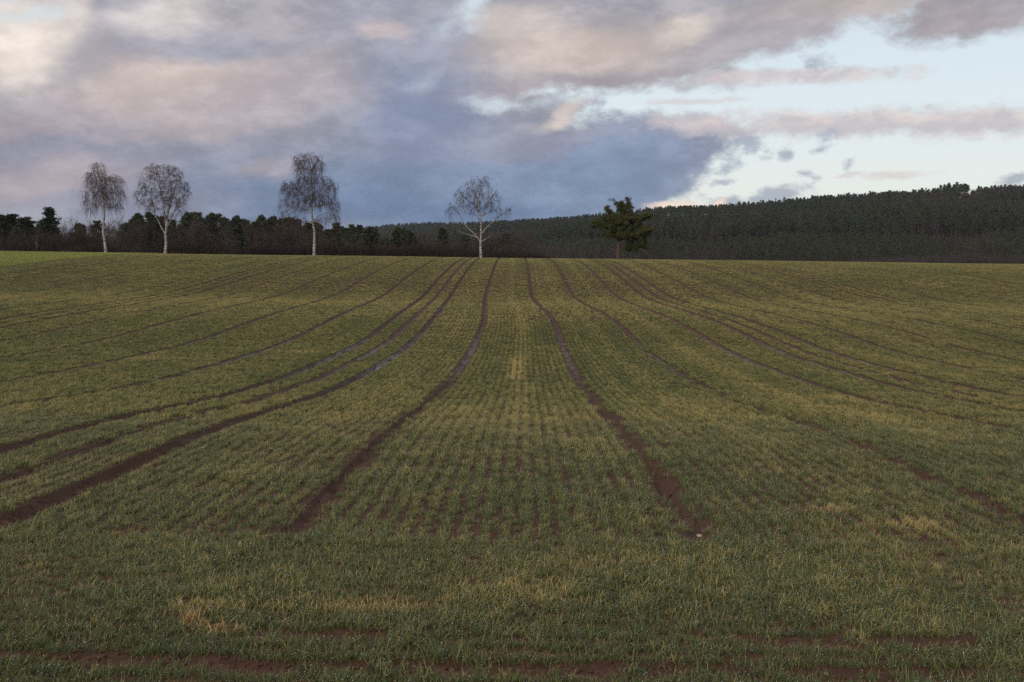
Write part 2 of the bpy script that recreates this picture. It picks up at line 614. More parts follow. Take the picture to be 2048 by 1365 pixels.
def flat_var(name, c1, c2, scale, rough=0.85, objrand=0.0):
    m, g, b = mat(name)
    pos = g.n('ShaderNodeTexCoord').outputs['Object']
    c = g.mix(g.ramp(g.noise(pos, scale, 3), 0.3, 0.7), tuple(c1) + (1,), tuple(c2) + (1,))
    if objrand:
        rnd = g.n('ShaderNodeObjectInfo').outputs['Random']
        hs = g.n('ShaderNodeHueSaturation')
        g.put(hs.inputs['Value'], g.m('MULTIPLY_ADD', rnd, objrand * 2, 1 - objrand))
        g.put(hs.inputs['Hue'], g.m('MULTIPLY_ADD', rnd, 0.05, 0.475))
        g.put(hs.inputs['Color'], c)
        c = hs.outputs[0]
    g.put(b.inputs['Base Color'], c)
    b.inputs['Roughness'].default_value = rough
    b.inputs['Specular IOR Level'].default_value = 0.2
    return m


M_twig = flat_var('birch_twig', (0.058, 0.033, 0.032), (0.100, 0.060, 0.055), 2.0)
M_branch = flat_var('birch_branch', (0.065, 0.042, 0.040), (0.115, 0.080, 0.074), 2.0)
M_pinebark = flat_var('pine_bark', (0.06, 0.036, 0.026), (0.125, 0.076, 0.053), 5.0)
M_needle = flat_var('pine_needle', (0.046, 0.056, 0.019), (0.084, 0.088, 0.030), 0.9, 0.6)
M_forest = flat_var('forest_needle', (0.030, 0.039, 0.021), (0.066, 0.072, 0.034), 0.8, 0.7, 0.35)
M_forest_y = flat_var('young_needle', (0.032, 0.042, 0.020), (0.070, 0.076, 0.034), 0.8, 0.7, 0.35)
M_ftrunk = flat_var('forest_trunk', (0.042, 0.029, 0.024), (0.085, 0.055, 0.042), 0.6, 0.9, 0.3)
M_bare = flat_var('bare_wood', (0.050, 0.034, 0.033), (0.090, 0.062, 0.057), 1.5, 0.9, 0.25)
M_shrub = flat_var('shrub_wood', (0.026, 0.017, 0.016), (0.058, 0.038, 0.032), 1.2, 0.9, 0.4)
M_hill = flat_var('forest_floor', (0.030, 0.026, 0.016), (0.055, 0.040, 0.024), 0.05, 0.95)

# ------------------------------------------------------------------ the lie of the land
# height relative to the eye along the rows: flat headland, a dip, then a rise to the crest
ZP = smooth_curve([(-60, -1.9), (0, -2.07), (4.9, -2.10), (7.6, -2.19), (10, -2.28), (12.25, -2.36), (14.65, -2.50), (17.2, -2.70), (20.6, -2.95),
                   (26.7, -3.22), (35.2, -3.36), (43.3, -3.14), (49, -3.02), (55, -2.99), (61, -2.98), (67, -2.90), (73, -2.62), (80, -2.15),
                   (93, -1.40), (104, -0.88), (115, -0.58), (124, -0.46), (132, -0.52), (145, -0.9), (170, -2.2), (230, -4.5), (480, -6.0), (6000, -6.0)])
WP = smooth_curve([(0, 0.0), (40, 0.0), (47, -0.10), (55, -0.40), (62, -0.68), (69, -0.90), (80, -1.0), (93, -1.06), (115, -1.30), (140, -1.5)])


def field_z(x, d):
    x = np.asarray(x, float); d = np.asarray(d, float)
    tilt = -0.0117 * x * (1 - sstep(200, 420, d))
    swell = 0.16 * (fbm(x / 22 + 3.1, d / 22 + 8.8, 5, 2) - 0.5) * sstep(15, 45, d)
    tilt = np.where(np.abs(x) > 110, tilt * 110 / np.maximum(np.abs(x), 1), tilt)
    return ZC + ZP(d) + tilt + swell


def soil_bumps(x, d):
    n = (fbm(x * 9, d * 9, 21, 3) - 0.5) * 0.030
    n2 = (fbm(x * 1.6, d * 1.6, 31, 2) - 0.5) * 0.035
    return (n + n2) * (1 - 0.6 * sstep(20, 60, d))


# hills: tree-top skyline as seen in the photo, and how far away the ridge is
SKY_L = smooth_curve([(-400, 470), (300, 466), (560, 462), (700, 457), (760, 451), (850, 446), (1000, 443), (1090, 438), (1180, 431), (1300, 418), (1500, 405),
                      (1600, 395), (1750, 385), (1900, 376), (2048, 368), (2300, 360), (2700, 352), (3400, 380)])
RIDGE_D = smooth_curve([(-400, 1700), (700, 1500), (1000, 1250), (1300, 1050), (1700, 950), (2048, 900), (3400, 850)])
FOOT_D = smooth_curve([(-400, 1100), (700, 900), (1000, 640), (1200, 520), (1500, 480), (2048, 440), (3400, 420)])


def hill_z(x, d):
    d = np.maximum(np.asarray(d, float), 1.0)
    px = np.clip(CX + np.asarray(x, float) / d * F, -400, 3400)
    dr, df = RIDGE_D(px), FOOT_D(px)
    ztop = ZC + (CY - SKY_L(px)) / F * dr - 9.4
    base = ZC - 6.0
    s = np.clip((d - df) / (dr - df), 0, 1)
    up = base + (ztop - base) * (0.75 * s + 0.25 * s * s * (3 - 2 * s))
    over = np.maximum(d - dr, 0)
    up = up - 0.03 * over
    bump_ = 5.0 * (fbm(np.asarray(x) / 120, d / 120, 77, 3) - 0.5) * s * (1 - s) * 4
    return up + bump_


def ground_z(x, d):
    x = np.asarray(x, float); d = np.asarray(d, float)
    k = sstep(300, 430, d)
    return field_z(x, d) * (1 - k) + hill_z(x, d) * k


# one wide sheet to the horizon; it lies a little below the detailed field so the two never touch
xs = np.concatenate([-np.geomspace(150, 2600, 18)[::-1], np.linspace(-145, 145, 40), np.geomspace(150, 2600, 18)])
ds = np.concatenate([-np.geomspace(30, 1200, 10)[::-1], np.linspace(-20, 130, 50), np.linspace(136, 420, 40), np.linspace(435, 1900, 70), np.geomspace(2000, 3000, 6)])
XX, DD = np.meshgrid(xs, ds)
ZZ = ground_z(XX, DD)
inside = (np.abs(XX) < 100) & (DD < 165) & (DD > -25)
ZZ = ZZ - np.where(inside, 0.25, 0.0)
nx, nd_ = len(xs), len(ds)
ii = np.arange(nx * nd_).reshape(nd_, nx)
quads = np.stack([ii[:-1, :-1], ii[:-1, 1:], ii[1:, 1:], ii[1:, :-1]], -1).reshape(-1, 4)
obj('terrain', np_mesh('terrain', np.stack([XX, DD, ZZ], -1), quads, smooth=True), M_hill, kind='structure')
ZZ_ALL = ZZ.copy()

# ------------------------------------------------------------------ wheel tracks (u = row position, X = u + wander of the driver)
D0, D1 = 7.55, 128.0
#        u,   half width, depth, bare share, label-ish importance
TRACKS = [
    (-40.9, 0.155, .06, .95), (-38.9, 0.155, .06, .95), (-36.4, 0.065, .03, .35), (-32.8, 0.065, .03, .3), (-29.3, 0.065, .03, .35), (-25.8, 0.065, .03, .4),
    (-23.25, 0.155, .08, 1.0), (-22.3, 0.071, .03, .7), (-21.35, 0.155, .08, 1.0), (-18.8, 0.071, .03, .5), (-15.5, 0.077, .03, .7), (-12.0, 0.084, .04, .8), (-8.75, 0.097, .05, .9),
    (-6.03, 0.155, .09, 1.0), (-5.12, 0.091, .04, .9), (-4.2, 0.155, .09, 1.0),
    (-1.84, 0.092, .06, 1.0), (1.37, 0.092, .06, 1.0), (4.25, 0.075, .05, .55), (7.2, 0.097, .05, .75),
    (9.1, 0.155, .08, 1.0), (9.95, 0.077, .03, .75), (10.9, 0.155, .08, 1.0), (13.4, 0.077, .03, .7), (16.4, 0.077, .03, .6), (19.4, 0.077, .03, .6), (22.3, 0.071, .03, .5),
    (24.9, 0.155, .08, 1.0), (25.7, 0.065, .03, .5), (26.6, 0.155, .08, 1.0), (29.6, 0.071, .03, .5), (33.0, 0.071, .03, .4), (36.4, 0.071, .03, .4), (40.0, 0.155, .06, .8), (41.9, 0.155, .06, .8),
]
dvals = [D0]
while dvals[-1] < D1:
    dvals.append(dvals[-1] + max(0.05, 0.0085 * dvals[-1]))
dvals = np.array(dvals)
W = WP(dvals)


def strip(u0s, wet=None, depth=None, ccen=0, hw=1):
    U = np.asarray(u0s, float)
    X = U[None, :] + W[:, None]
    D = np.repeat(dvals[:, None], len(U), 1)
    Z = field_z(X, D) + soil_bumps(X, D)
    A = {}
    if depth is not None:
        r = (U - ccen) / hw
        prof = np.clip(1 - np.abs(r) ** 2.2, 0, 1)
        fade = sstep(D0, D0 + 0.5, D)
        lug = 0.6 * (vnoise(X * 3, D * 5.5, 44) - 0.5) + 0.9 * (vnoise(X * 14, D * 14, 45) - 0.5)
        Z = Z - depth * prof[None, :] * fade * (1 + lug * (1 - 0.5 * sstep(15, 40, D)))
        wet_z = np.exp(-((D - 33) / 9.0) ** 2) + 0.45 * np.exp(-((D - 54) / 7.0) ** 2)
        A['wet'] = np.clip(wet_z * np.ones_like(X), 0, 1).ravel()
    n, mcol = len(dvals), len(U)
    idx = np.arange(n * mcol).reshape(n, mcol)
    q = np.stack([idx[:-1, :-1], idx[:-1, 1:], idx[1:, 1:], idx[1:, :-1]], -1).reshape(-1, 4)
    return np.stack([X, D, Z], -1).reshape(-1, 3), q, A


# field soil between the tracks: one structure sheet made of all the beds
edges = [-78.0]
for (u, hw, dp, bare) in TRACKS:
    edges += [u - hw, u + hw]
edges.append(78.0)
VV, QQ, off = [], [], 0
for a, b_ in zip(edges[0::2], edges[1::2]):
    stepu = 0.22 if abs((a + b_) / 2) < 6 else (0.6 if abs((a + b_) / 2) < 15 else 1.6)
    n = max(2, int((b_ - a) / stepu) + 1)
    v, q, _ = strip(np.linspace(a, b_, n))
    VV.append(v); QQ.append(q + off); off += len(v)
obj('field_ground', np_mesh('field_ground', np.concatenate(VV), np.concatenate(QQ), smooth=True), M_soil, kind='structure')
for (u, hw, dp, bare) in TRACKS:
    v, q, A = strip(u + hw * np.array([-1, -.8, -.6, -.4, -.2, 0, .2, .4, .6, .8, 1]), True, dp, u, hw)
    o = obj('wheel_track', np_mesh('wheel_track', v, q, A, smooth=True), M_rut, kind='structure')

# headland in front, finely modelled soil
xs = np.arange(-5.6, 5.601, 0.04)
ds = np.arange(2.6, D0 + 0.001, 0.0412)
ds[-1] = D0
XX, DD = np.meshgrid(xs, ds)
ZZ = field_z(XX, DD) + soil_bumps(XX, DD) + (fbm(XX * 30, DD * 30, 91, 2) - 0.5) * 0.012 * sstep(0, 0.3, D0 - DD)
ii = np.arange(XX.size).reshape(XX.shape)
quads = np.stack([ii[:-1, :-1], ii[:-1, 1:], ii[1:, 1:], ii[1:, :-1]], -1).reshape(-1, 4)
obj('headland_ground', np_mesh('headland_ground', np.stack([XX, DD, ZZ], -1), quads, smooth=True), M_soil, kind='structure')


# ------------------------------------------------------------------ wheat
def blades_mesh(name, n, length, width, lean, spread, segs, rng, along=0.0, flat=False, tilt_y=0.0):
    """a tuft of n curved leaves; along>0 spreads the leaf bases over a piece of row"""
    k = segs + 1
    ax = rng.uniform(0, 2 * PI, n)
    L = length * rng.uniform(0.55, 1.15, n)
    ln0 = np.abs(rng.normal(0.15, 0.18, n)) * lean
    curl = rng.uniform(0.3, 1.7, n) * lean
    s = np.linspace(0, 1, k)
    th = ln0[:, None] + curl[:, None] * s[None, :] ** 1.3
    dr = np.sin(th); dzz = np.cos(th)
    r = np.concatenate([np.zeros((n, 1)), np.cumsum((dr[:, 1:] + dr[:, :-1]) / 2 / segs, 1)], 1) * L[:, None]
    z = np.concatenate([np.zeros((n, 1)), np.cumsum((dzz[:, 1:] + dzz[:, :-1]) / 2 / segs, 1)], 1) * L[:, None]
    bx = rng.normal(0, spread, n)
    by = rng.uniform(-along / 2, along / 2, n) if along else rng.normal(0, spread, n)
    c, sn = np.cos(ax)[:, None], np.sin(ax)[:, None]
    twist = rng.normal(0, 0.35, n)[:, None] * s[None, :]
    px = bx[:, None] + c * r - sn * twist * L[:, None] * .3
    py = by[:, None] + sn * r + c * twist * L[:, None] * .3
    pz = z
    w = width * rng.uniform(0.7, 1.2, n)[:, None] * np.array([0.75, 1.0, 0.85, 0.5, 0.06] if segs == 4 else ([0.8, 1.0, 0.7, 0.08] if segs == 3 else [0.85, 1.0, 0.12]))[None, :] / 2
    lx, ly = -sn * w, c * w
    A_ = np.stack([px - lx, py - ly, pz], -1)
    B_ = np.stack([px + lx, py + ly, pz + w * 0.3], -1)
    V = np.stack([A_, B_], 2).reshape(-1, 3)
    idx = np.arange(n * k * 2).reshape(n, k, 2)
    q = np.stack([idx[:, :-1, 0], idx[:, :-1, 1], idx[:, 1:, 1], idx[:, 1:, 0]], -1).reshape(-1, 4)
    tip = np.repeat(np.repeat(s[None, :, None], n, 0), 2, 2).ravel()
    blade = np.repeat(rng.uniform(0, 1, n), k * 2)
    return V, q, {'tip': tip, 'blade': blade}, (px, py, pz)


def proto(name, V, q, A, mats, extra=None):
    """a mesh object that only geometry nodes use; it is linked to no collection"""
    if extra is not None:
        ev, ef = extra
        nb = len(V)
        V = np.concatenate([V, ev])
        A = {k: np.concatenate([v, np.zeros(len(ev))]) for k, v in A.items()}
        me = np_mesh(name, V, [q, ef + nb], A, mat_idx=np.concatenate([np.zeros(len(q), int), np.ones(len(ef), int)]))
    else:
        me = np_mesh(name, V, q, A)
    for mm in mats:
        me.materials.append(mm)
    return bpy.data.objects.new(name, me)


def droplets(px, py, pz, n, r, rng):
    N, K = px.shape
    bi = rng.integers(0, N, n); ki = rng.integers(max(1, K // 2), K, n)
    c = np.stack([px[bi, ki], py[bi, ki], pz[bi, ki] + r], -1)
    o = np.array([[1, 0, 0], [-1, 0, 0], [0, 1, 0], [0, -1, 0], [0, 0, 1], [0, 0, -1]]) * r
    f = np.array([[0, 2, 4], [2, 1, 4], [1, 3, 4], [3, 0, 4], [2, 0, 5], [1, 2, 5], [3, 1, 5], [0, 3, 5]])
    V = (c[:, None, :] + o[None] * rng.uniform(.7, 1.3, (n, 1, 1))).reshape(-1, 3)
    Fs = (f[None] + 6 * np.arange(n)[:, None, None]).reshape(-1, 3)
    return V, Fs


def scatter(name, pts, protos, rotz, scale, attrs=None, kind='stuff', tilt=None, pick=None):
    """points mesh + geometry nodes that stand one of the protos on every point"""
    n = len(pts)
    A = dict(attrs or {})
    A['rz'] = rotz; A['sc'] = scale
    A['tilt'] = tilt if tilt is not None else np.zeros(n)
    A['pick'] = RNG.integers(0, len(protos), n) if pick is None else pick
    me = np_mesh(name, pts, [], A)
    o = bpy.data.objects.new(name, me)
    COL.objects.link(o)
    o['kind'] = kind
    ng = bpy.data.node_groups.new(name, 'GeometryNodeTree')
    ng.interface.new_socket('Geometry', in_out='INPUT', socket_type='NodeSocketGeometry')
    ng.interface.new_socket('Geometry', in_out='OUTPUT', socket_type='NodeSocketGeometry')
    gi = ng.nodes.new('NodeGroupInput'); go = ng.nodes.new('NodeGroupOutput')
    join = ng.nodes.new('GeometryNodeGeometryToInstance')
    for p in protos:
        oi = ng.nodes.new('GeometryNodeObjectInfo')
        oi.inputs['Object'].default_value = p
        oi.inputs['As Instance'].default_value = True
        oi.transform_space = 'ORIGINAL'
        pass
    # Geometry to Instance joins in link order; feed them one by one
    ng.nodes.remove(join)
    jg = ng.nodes.new('GeometryNodeJoinGeometry')
    for nd in reversed([x for x in ng.nodes if x.bl_idname == 'GeometryNodeObjectInfo']):
        ng.links.new(nd.outputs['Geometry'], jg.inputs[0])
    iop = ng.nodes.new('GeometryNodeInstanceOnPoints')
    m2p = ng.nodes.new('GeometryNodeMeshToPoints')
    ng.links.new(gi.outputs[0], m2p.inputs[0])
    ng.links.new(m2p.outputs[0], iop.inputs['Points'])
    ng.links.new(jg.outputs[0], iop.inputs['Instance'])
    iop.inputs['Pick Instance'].default_value = True

    def named(nm):
        nd = ng.nodes.new('GeometryNodeInputNamedAttribute')
        nd.data_type = 'FLOAT'
        nd.inputs['Name'].default_value = nm
        return nd.outputs['Attribute']
    cx = ng.nodes.new('ShaderNodeCombineXYZ')
    ng.links.new(named('tilt'), cx.inputs[0])
    ng.links.new(named('rz'), cx.inputs[2])
    ng.links.new(cx.outputs[0], iop.inputs['Rotation'])
    ng.links.new(named('sc'), iop.inputs['Scale'])
    ng.links.new(named('pick'), iop.inputs['Instance Index'])
    ng.links.new(iop.outputs[0], go.inputs[0])
    mod = o.modifiers.new('scatter', 'NODES')
    mod.node_group = ng
    return o


def dryness(x, u, d):
    """0..1 how yellow the plants are here"""
    b = 0.33 + 0.06 * sstep(15, 50, d) + 0.22 * (fbm(x / 3.2, d / 5.0, 3, 4) - 0.5) + 0.20 * (fbm(u / 0.9, d / 14, 8, 3) - 0.5) + 0.25 * (fbm(x * 2.2, d * 2.2, 12, 2) - 0.5)
    # overlaps of the seed drill, slightly yellower lines
    for uu, ww, kk in ((-0.12, .28, .16), (3.0, .25, .15), (2.1, .16, .12), (5.7, .3, .16), (8.4, .2, .1), (12.0, .3, .15), (15.0, .3, .12), (-2.9, .2, .08), (18.0, .3, .12), (21, .3, .12)):
        b = b + kk * np.exp(-((u - uu) / ww) ** 2) * sstep(9, 16, d)
    b = b + 0.75 * np.exp(-((u + 0.27) / .17) ** 2) * sstep(24.6, 25.2, d) * (1 - sstep(30, 32, d))
    b = b + 0.17 * np.exp(-((d - 60) / 4.5) ** 2) * (0.6 + 0.4 * sstep(-2, -14, u)) * 0.7      # brow of the dip
    b = b + 0.10 * np.exp(-((d - 17) / 5.0) ** 2)
    for (cx_, cd_, rx_, rd_, k_) in ((3.2, 8.30, .26, .16, .85), (2.75, 8.9, .2, .18, .55), (-0.95, 5.95, .34, .12, .55), (-0.1, 6.3, .4, .25, .25), (-11, 30, 1.0, .4, .28), (-7.4, 33, .7, .4, .4),
                                     (-13, 26.5, 1.0, .35, .22), (5.2, 9.6, .4, .2, .35), (-1.9, 5.9, .3, .1, .4), (6.7, 21, .8, .6, .35), (0.35, 7.0, .5, .3, .2)):
        b = b + k_ * np.exp(-(((x - cx_) / rx_) ** 2 + ((d - cd_) / rd_) ** 2))
    b = b - 0.20 * (1 - sstep(4.6, 6.4, d))
    return np.clip(b, 0, 1.25)


TU = np.array([t[0] for t in TRACKS]); TH = np.array([t[1] for t in TRACKS]); TB = np.array([t[3] for t in TRACKS])


def rows_u():
    """row positions between the seams, 16 cm apart"""
    cen = sorted([t[0] for t in TRACKS])
    cen = [-76.0] + cen + [76.0]
    out = []
    for a, b_ in zip(cen[:-1], cen[1:]):
        n = max(1, round((b_ - a) / 0.16))
        out += list(a + (np.arange(n) + 0.5) * (b_ - a) / n)
    return np.array(out)


ROWS = rows_u()


def row_points(da, db, step, jit_u, jit_d, rng, grow=0.0, margin=0.6):
    pts = []
    d = da
    while d < db:
        st = step * (1 + grow * (d - da))
        half = 0.525 * d + margin
        w = float(WP(d))
        us = ROWS[(ROWS + w > -half * 1.04) & (ROWS + w < half * 0.99)]
        dd = d + rng.uniform(-1.0, 1.0, len(us)) * st
        pts.append(np.stack([us, dd], -1))
        d += st
    P = np.concatenate(pts)
    u0 = P[:, 0]
    loose = rng.random(len(P)) < 0.19
    u = u0 + rng.normal(0, 1, len(P)) * np.where(loose, 0.06, jit_u)
    dd = np.clip(P[:, 1] + rng.normal(0, jit_d, len(P)), D0 - 0.15, 300)
    keep = np.ones(len(P), bool)
    for tu, th, tb in zip(TU, TH, TB):
        near = np.abs(u - tu) < th * (0.92 + 0.6 * (fbm(dd / 0.6, u * 0 + tu, 61, 3) - 0.5)) + 0.015 + 0.03 * sstep(14, 50, dd)
        patchy = fbm(dd / 2.2, np.full(len(dd), tu * 3.7), 66, 3)
        keep &= ~(near & (patchy < (0.30 + 0.75 * tb if tb < 0.99 else 2)))
    return u[keep], dd[keep]


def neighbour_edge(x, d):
    """positive inside the sun-tinted crop of the neighbouring field, beyond the far left of this one"""
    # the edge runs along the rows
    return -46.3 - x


# close plants (with dew)
rngw = np.random.default_rng(11)
near_protos = []
for k in range(9):
    V, q, A, pp = blades_mesh('wheat_plant', 38, 0.100, 0.0046, 1.5, 0.031, 4, rngw)
    near_protos.append(proto('wheat_plant', V, q, A, [M_wheat, M_dew], droplets(*pp, 5, 0.0021, rngw)))
u, d = row_points(D0 - 0.1, 15, 0.046, 0.017, 0.012, rngw)
x = u + WP(d)
hs = 0.56 + 0.5 * fbm(x * 1.3, d * 1.3, 71, 3)
near = [x, u, d, hs]
# headland rows run across
hx, hd = [], []
for k, dr_ in enumerate(np.arange(3.1, D0 + 0.02, 0.148)):
    xx = np.arange(-0.56 * dr_ - 0.7, 0.56 * dr_ + 0.7, 0.040)
    xx = xx + rngw.uniform(-.018, .018, len(xx))
    dd = dr_ - 0.014 * xx + rngw.normal(0, 0.024, len(xx))
    hx.append(xx); hd.append(dd)
hx, hd = np.concatenate(hx), np.concatenate(hd)
bare1 = np.abs(hd - (5.07 - 0.014 * hx)) < 0.06 + 0.05 * (fbm(hx * 1.7, hx * 0, 81, 3) - 0.5)
bare2 = (np.abs(hd - (5.47 - 0.012 * hx)) < 0.05) & (fbm(hx * 1.1 + 4, hx * 0, 82, 3) > 0.56 - 0.07 * np.clip(hx, -1, 2))
bare3 = (np.abs(hd - (5.83 - 0.012 * hx)) < 0.045) & (fbm(hx * 1.3 + 9, hx * 0, 83, 3) > 0.60 - 0.08 * np.clip(hx, -1, 2))
spots = fbm(hx * 2.3, hd * 2.3, 85, 3) > 0.88
ok = ~(bare1 & (rngw.random(len(hx)) < .97)) & ~(bare2 & (rngw.random(len(hx)) < .85)) & ~(bare3 & (rngw.random(len(hx)) < .8)) & ~spots
hx, hd = hx[ok], hd[ok]
hh = 0.56 + 0.5 * fbm(hx * 1.3, hd * 1.3, 71, 3)
x = np.concatenate([near[0], hx]); u = np.concatenate([near[1], hx * 0.7 + 40]); d = np.concatenate([near[2], hd]); hs = np.concatenate([near[3], hh])
z = field_z(x, d) + soil_bumps(x, d) - 0.004
dry = dryness(x, np.where(u > 30, 50.0, u), d)
dry = np.clip(dry + rngw.normal(0, 0.10, len(dry)), 0, 1.3)
scatter('wheat_plants', np.stack([x, d, z], -1), near_protos, rngw.uniform(0, 2 * PI, len(x)), hs * rngw.uniform(.8, 1.15, len(x)), {'dry': dry, 'tone': rngw.random(len(x))},
        tilt=rngw.normal(0, 0.12, len(x)))
N_NEAR = len(x)

# middle distance: short pieces of row
mid_protos = []
for k in range(6):
    V, q, A, pp = blades_mesh('wheat_row_piece', 118, 0.088, 0.0060, 1.3, 0.029, 3, rngw, along=0.29)
    mid_protos.append(proto('wheat_row_piece', V, q, A, [M_wheat]))
u, d = row_points(15, 46, 0.22, 0.014, 0.02, rngw)
x = u + WP(d)
hs = 0.72 + 0.5 * fbm(x * 1.1, d * 1.1, 71, 3)
z = field_z(x, d) + soil_bumps(x, d) - 0.004
dry = np.clip(dryness(x, u, d) + rngw.normal(0, 0.08, len(x)), 0, 1.3)
scatter('wheat_rows', np.stack([x, d, z], -1), mid_protos, rngw.normal(0, 0.08, len(x)) + PI * rngw.integers(0, 2, len(x)), hs, {'dry': dry, 'tone': rngw.random(len(x))})
N_MID = len(x)

# far slope
far_protos = []
for k in range(6):
    V, q, A, pp = blades_mesh('wheat_far_piece', 120, 0.086, 0.0125, 1.15, 0.031, 2, rngw, along=0.95)
    far_protos.append(proto('wheat_far_piece', V, q, A, [M_wheat]))
u, d = row_points(46, 129, 0.72, 0.012, 0.05, rngw)
x = u + WP(d)
z = field_z(x, d) + soil_bumps(x, d) - 0.004
hs = 0.8 + 0.4 * fbm(x * 0.6, d * 0.6, 71, 3)
dry = np.clip(dryness(x, u, d) + rngw.normal(0, 0.07, len(x)), 0, 1.3)
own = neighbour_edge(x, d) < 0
tone = rngw.random(len(x))
rz = rngw.normal(0, 0.04, len(x)) + PI * rngw.integers(0, 2, len(x))
P = np.stack([x, d, z], -1)
scatter('wheat_far_slope', P[own], far_protos, rz[own], hs[own], {'dry': dry[own], 'tone': tone[own]})
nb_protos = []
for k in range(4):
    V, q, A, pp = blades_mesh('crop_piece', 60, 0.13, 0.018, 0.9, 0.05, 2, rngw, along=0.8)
    nb_protos.append(proto('crop_piece', V, q, A, [M_crop_sun_tint]))
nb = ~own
scatter('sun_tinted_neighbour_crop', P[nb], nb_protos, rz[nb], hs[nb] * 1.15, {'dry': 0.25 + 0.3 * fbm(x[nb] / 4, d[nb] / 4, 5, 3), 'tone': tone[nb]})  # sunlit look comes from the leaf colour, the sun lamp is the same
N_FAR = len(x)
print('wheat points', N_NEAR, N_MID, N_FAR)

# ------------------------------------------------------------------ dead straw tufts, stones, puddles
def straw_tuft(x, d, n, length, spread, lean, label, seed, sx=1.0, name='dry_grass_tuft', stuff=False):
    r = np.random.default_rng(seed)
    V, q, A, _ = blades_mesh(name, n, length, 0.0042, lean, spread, 4, r)
    if stuff:     # a loose patch of dead leaves: plants scattered over it, not one clump
        k = len(V) // n
        c = np.repeat(r.normal(0, 1, (n // 6 + 1, 2)) * [spread * 1.6 * sx, spread], 6 * k, 0)[:len(V)]
        V[:, 0] += c[:, 0]; V[:, 1] += c[:, 1]
    else:
        V[:, 0] *= sx
    zz = float(field_z(x, d) + soil_bumps(x, d)) - 0.004
    obj(name, np_mesh(name, V, q, A), M_straw, loc=(x, d, zz), label=label, cat=None if stuff else 'dry grass', kind='stuff' if stuff else None)


straw_tuft(at(382, 5.62), 5.62, 110, 0.11, 0.026, 1.0, 'upright straw-yellow dead grass tuft in the near left corner of the field', 3)
straw_tuft(at(428, 5.55), 5.55, 150, 0.085, 0.042, 1.9, 'flattened orange-brown dead grass lying beside the upright dead tuft', 4, 1.6)
straw_tuft(at(1680, 8.1), 8.1, 260, 0.075, 0.085, 1.2, 'largest patch of straw-coloured dead wheat, right of the bare right wheel track', 5, 1.3, 'dead_wheat', True)
straw_tuft(at(1632, 8.75), 8.75, 130, 0.07, 0.06, 1.2, 'smaller patch of straw-coloured dead wheat just behind the largest one', 6, 1.2, 'dead_wheat', True)
straw_tuft(at(785, 5.95), 5.95, 240, 0.07, 0.05, 1.2, 'long low streak of dead straw-yellow wheat in the foreground centre', 8, 3.0, 'dead_wheat', True)


def stone(x, d, r, label, seed):
    rr = np.random.default_rng(seed)
    bm_me = bpy.data.meshes.new('stone')
    import bmesh
    bm = bmesh.new()
    bmesh.ops.create_icosphere(bm, subdivisions=3, radius=1.0)
    for v in bm.verts:
        c = v.co
        k = 1 + 0.35 * (float(vnoise(c.x * 1.6 + seed, c.y * 1.6 + c.z, seed)) - 0.5) + 0.15 * (float(vnoise(c.x * 4, c.z * 4 + c.y * 2, seed + 5)) - 0.5)
        v.co = Vector((c.x * k * 1.35, c.y * k * 0.9, c.z * k * 0.62)) * r
    bm.to_mesh(bm_me); bm.free()
    for p in bm_me.polygons:
        p.use_smooth = True
    zz = float(field_z(x, d) + soil_bumps(x, d))
    o = obj('stone', bm_me, M_stone, loc=(x, d, zz), label=label, cat='stone')
    o.rotation_euler = (0.1, 0.05, seed)
    return o


st = stone(at(1399, 7.98), 7.98, 0.026, 'pale pinkish stone lying in the bare right-hand wheel track', 2)
st.location.z -= 0.036
st = stone(at(1653, 5.02), 5.02, 0.012, 'tiny pale stone on the bare soil strip at the bottom right', 5)


def clods():
    r = np.random.default_rng(19)
    import bmesh
    bm = bmesh.new()
    bmesh.ops.create_icosphere(bm, subdivisions=1, radius=1.0)
    base = np.array([v.co[:] for v in bm.verts]); tri = np.array([[v.index for v in f.verts] for f in bm.faces])
    bm.free()
    X, D = [], []
    n1 = 1500
    x1 = r.uniform(-3.2, 3.2, n1)
    X.append(x1); D.append(np.where(r.random(n1) < .7, 5.07, 5.47) - 0.014 * x1 + r.normal(0, .05, n1))
    for (u, hw, dp, bare) in TRACKS:
        if -7 < u < 8:
            n2 = int(1500 * hw)
            d2 = D0 + (16 - D0) * r.random(n2) ** 1.4
            X.append(u + WP(d2) + r.uniform(-1, 1, n2) * hw); D.append(d2)
    X, D = np.concatenate(X), np.concatenate(D)
    n = len(X)
    R_ = r.gamma(1.6, .0036, n).clip(.002, .02)
    Z = field_z(X, D) + soil_bumps(X, D) - .012
    for (u, hw, dp, bare) in TRACKS:
        q = (X - WP(D) - u) / hw
        Z = Z - np.where((np.abs(q) < 1) & (D > D0 + .2), dp * (1 - np.abs(q) ** 2.2), 0)
    V = base[None] * (R_[:, None, None] * r.uniform(.6, 1.35, (n, len(base), 1))) * [1, 1, .75] + np.stack([X, D, Z + R_ * .5 + .008], -1)[:, None, :]
    Fc = tri[None] + (np.arange(n) * len(base))[:, None, None]
    obj('soil_clods', np_mesh('soil_clods', V.reshape(-1, 3), Fc.reshape(-1, 3)), M_soil, kind='stuff')


clods()


